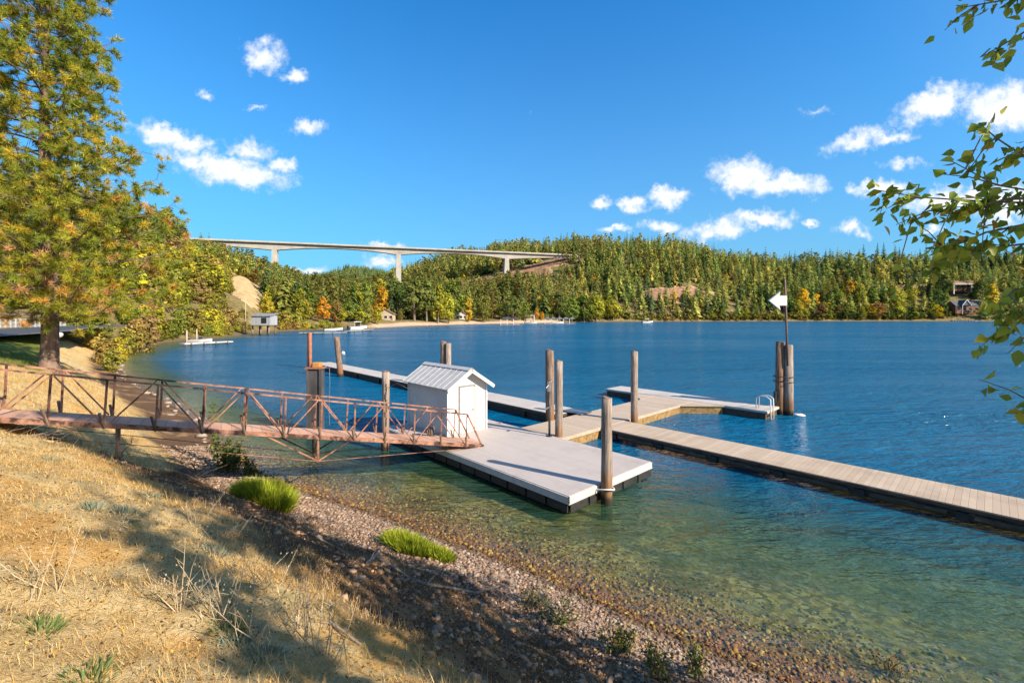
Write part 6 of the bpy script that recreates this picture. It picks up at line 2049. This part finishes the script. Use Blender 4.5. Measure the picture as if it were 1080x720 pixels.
# tall dry weeds
M_STALK = mat_noise('dry_stalk', (.34, .25, .15), (.56, .45, .30), 9, .9)
M_DEAD = mat_noise('dead_wood', (.13, .095, .07), (.34, .28, .23), 3, .9, bstr=.4, c3=(.09, .06, .045))
WL = [(195, 640, .55, 'tall dry weed with bare stalks left of the brow shadow'), (225, 655, .5, 'dry branching weed on the brow beside the shadow'), (245, 650, .6, 'tallest dry weed stalks at the brow'), (262, 680, .45, 'dry weed near the end of the brow'), (210, 555, .3, 'pale dry stalks on the shaded slope'), (235, 570, .3, 'pale dry stalks lower on the shaded slope'), (45, 630, .35, 'single dry weed on the bright bank'), (145, 560, .22, 'short brown dead stem on the bright bank'), (330, 690, .5, 'dry grass stalks at the bottom of the brow'), (352, 705, .5, 'straw stalks leaning at the picture bottom'), (310, 668, .45, 'thin straw stalks beside the brow shadow'), (278, 622, .35, 'pale stalks crossing the shaded slope')]
for (u, v, h, lab) in WL:
    p = hit(u, v)
    mb = MB()
    for k in range(7):
        q = p + Vector((rg_.normal() * .05, rg_.normal() * .05, -.02))
        tpt = q + Vector((rg_.normal() * .13, rg_.normal() * .13, h * (.6 + .5 * rg_.rand())))
        mid = q.lerp(tpt, .5) + Vector((rg_.normal() * .02, rg_.normal() * .02, 0))
        mb.tube([q, mid, tpt], [.0035, .003, .0015], 4, False)
        for s in range(3):
            b0 = q.lerp(tpt, .5 + .15 * s)
            mb.tube([b0, b0 + Vector((rg_.normal() * .06, rg_.normal() * .06, .06))], [.002, .001], 3, False)
            mb.obox(b0 + Vector((rg_.normal() * .05, rg_.normal() * .05, .06)), (.003, 0, 0), (0, .003, 0), (0, 0, .006))
    tag(mb.build('dry_weed', M_STALK), lab, 'weed')
# dead brush pile in the gully below the gangway
def stick(mb, p, q, r, kinks=4, jit=.06, side=2):
    pts = [p.lerp(q, i / kinks) + Vector(rg_.normal(size=3)) * (jit if 0 < i < kinks else 0) for i in range(kinks + 1)]
    mb.tube(pts, [r * (1 - .75 * i / kinks) for i in range(kinks + 1)], 5, False)
    for s in range(side):
        k = 1 + rg_.randint(kinks - 1)
        b = pts[k]; e = b + (q - p) * .25 + Vector(rg_.normal(size=3)) * (q - p).length * .18
        mb.tube([b, b.lerp(e, .5) + Vector(rg_.normal(size=3)) * jit * .4, e], [r * .45, r * .3, r * .1], 4, False)
mb = MB()
for i in range(46):
    t = rg_.rand()
    c = GUL_A * (1 - t) + GUL_B * t
    p = Vector((c[0] + rg_.normal() * .3, c[1] + rg_.normal() * .3, 0)); p.z = gz(p.x, p.y) + .05
    q = p + Vector((rg_.normal() * .6 + .3, rg_.normal() * .35, .12 + .38 * rg_.rand()))
    stick(mb, p, q, .012 + .012 * rg_.rand(), 5, .06, 3)
tag(mb.build('brush_pile', M_DEAD), 'tangle of dead grey branches in the gully below the gangway', 'brush pile', None, 'stuff')
for (pts, r, lab) in (([(395, 588), (412, 598), (432, 612), (450, 618), (478, 622), (505, 628)], .03, 'long grey driftwood branch lying on the shaded bank'), ([(388, 596), (398, 585), (402, 580)], .03, 'short broken stub of driftwood by the long branch'), ([(498, 628), (520, 622), (530, 618)], .022, 'thin pale driftwood stick at the right of the long branch'),
                      ([(320, 640), (350, 660), (380, 682)], .014, 'dry stalk bundle lying down the brow'), ([(330, 565), (355, 578), (372, 590)], .018, 'bleached stick up the shaded slope')):
    mb = MB(); W3 = [hit(*q) + UP * r for q in pts]
    mb.tube(W3, [r * (1 - .5 * i / len(W3)) for i in range(len(W3))], 7, True, .1, rr_)
    for k in range(3):
        b = W3[rg_.randint(len(W3) - 1)]
        mb.tube([b, b + Vector((rg_.normal() * .15, rg_.normal() * .15, .10))], [r * .4, r * .1], 5, False)
    tag(mb.build('driftwood', M_DEAD), lab, 'driftwood')
# leafy shrubs on the bank
def leafy_shrub(u, v, n_stem, h, spread, nl, size, pal, pk, label, lean=(0, 0)):
    p = hit(u, v)
    t = thing('shrub', label, 'shrub', tuple(p))
    mb = MB(); C, A3, N3, L3 = [], [], [], []
    for i in range(n_stem):
        a = rg_.rand() * 6.28
        q = p + Vector((math.cos(a) * spread * rg_.rand() + lean[0], math.sin(a) * spread * rg_.rand() + lean[1], h * (.5 + .55 * rg_.rand())))
        b = p + Vector((rg_.normal() * spread * .25, rg_.normal() * spread * .25, 0)); b.z = gz(b.x, b.y) - .03
        mid = b.lerp(q, .5) + Vector(rg_.normal(size=3)) * .05
        mb.tube([b, mid, q], [.010, .007, .003], 4, False)
        for k in range(nl):
            f = .25 + .75 * rg_.rand()
            c = (b.lerp(mid, f * 2) if f < .5 else mid.lerp(q, f * 2 - 1)) + Vector(rg_.normal(size=3)) * .06
            C.append(tuple(c)); A3.append(tuple(Vector(rg_.normal(size=3)) + Vector((0, 0, -.2)))); N3.append(tuple(Vector(rg_.normal(size=3)) * .7 + Vector((.4, -.4, .7)))); L3.append(size * (.6 + .7 * rg_.rand()))
    mb.build('stems', M_TWIG, t)
    C, A3, N3, L3 = map(np.array, (C, A3, N3, L3))
    V, Fq = leaves6(C, A3, N3, L3, rg_)
    k = rg_.choice(len(pal), len(C), p=pk)
    link_mesh('leaves', mesh_np('leaves', V - np.array(p), Fq, col=np.repeat(np.array(pal)[k] * (.7 + .6 * rg_.rand(len(C), 1)), 6, 0)), M_BLEAF, t)
    return t
SHP = [(.07, .11, .02), (.11, .15, .025), (.20, .22, .035), (.40, .28, .03)]
leafy_shrub(240, 499, 26, 1.0, .62, 46, .085, SHP, [.5, .35, .13, .02], 'dark green leafy shrub beneath the gangway at the water')
leafy_shrub(226, 492, 5, 2.0, .25, 30, .11, [(.12, .18, .03), (.20, .25, .05), (.09, .14, .03), (.3, .3, .05)], [.4, .4, .15, .05], 'slender sapling with pale leaves rising beside the gangway')
leafy_shrub(262, 502, 8, .5, .3, 40, .07, SHP, [.4, .4, .18, .02], 'lower leafy shrub between the sapling and the bright grassy bush')
leafy_shrub(655, 690, 12, .40, .35, 30, .045, SHP, [.45, .2, .15, .20], 'dark shrub with some yellow leaves at the bottom centre of the beach')
leafy_shrub(692, 712, 10, .42, .32, 30, .045, SHP, [.4, .15, .15, .30], 'yellow leaved shrub at the bottom edge of the beach')
leafy_shrub(735, 716, 9, .40, .26, 28, .045, SHP, [.5, .2, .1, .20], 'dark green shrub at the bottom edge right of the yellow one')
leafy_shrub(590, 655, 14, .34, .5, 26, .04, SHP, [.6, .3, .1, .0], 'low dark shrub on the shaded gravel bank')
leafy_shrub(560, 640, 10, .28, .4, 26, .035, SHP, [.6, .3, .1, .0], 'small dark herb patch above the gravel')
leafy_shrub(935, 712, 9, .35, .35, 12, .04, [(.16, .07, .03), (.10, .06, .03), (.24, .12, .04), (.07, .10, .02)], [.3, .3, .2, .2], 'sparse reddish twiggy shrub standing in the shallows')
# rocks along the cove edge
rk = 0
for i in range(60):
    t = i / 59
    P_ = [(-55, 64), (-44, 50), (-34.4, 40), (-26.5, 32.3), (-19.1, 25.6), (-14.5, 21.2), (-11.8, 18.1)]
    k = min(5, int(t * 6)); f = t * 6 - k
    xx = P_[k][0] * (1 - f) + P_[k + 1][0] * f - .3 + rg_.normal() * .35; yy_ = P_[k][1] * (1 - f) + P_[k + 1][1] * f + rg_.normal() * .35
    s = .07 + .14 * rg_.rand() ** 2 * (1 + .01 * yy_)
    V, Fq = stones(np.array([0.]), np.array([0.]), np.array([s * .25]), np.array([s]), rg_, (.5, .8))
    me = mesh_np('rock', V, Fq, col=np.repeat(np.array([(.30, .24, .19)]) * (.7 + .5 * rg_.rand()), 12, 0))
    o = link_mesh('rock', me, M_STONE); o.location = (xx, yy_, gz(xx, yy_))
    tag(o, 'grey tan rock on the cove edge beyond the gangway', 'rock', 'rocks along the cove edge')
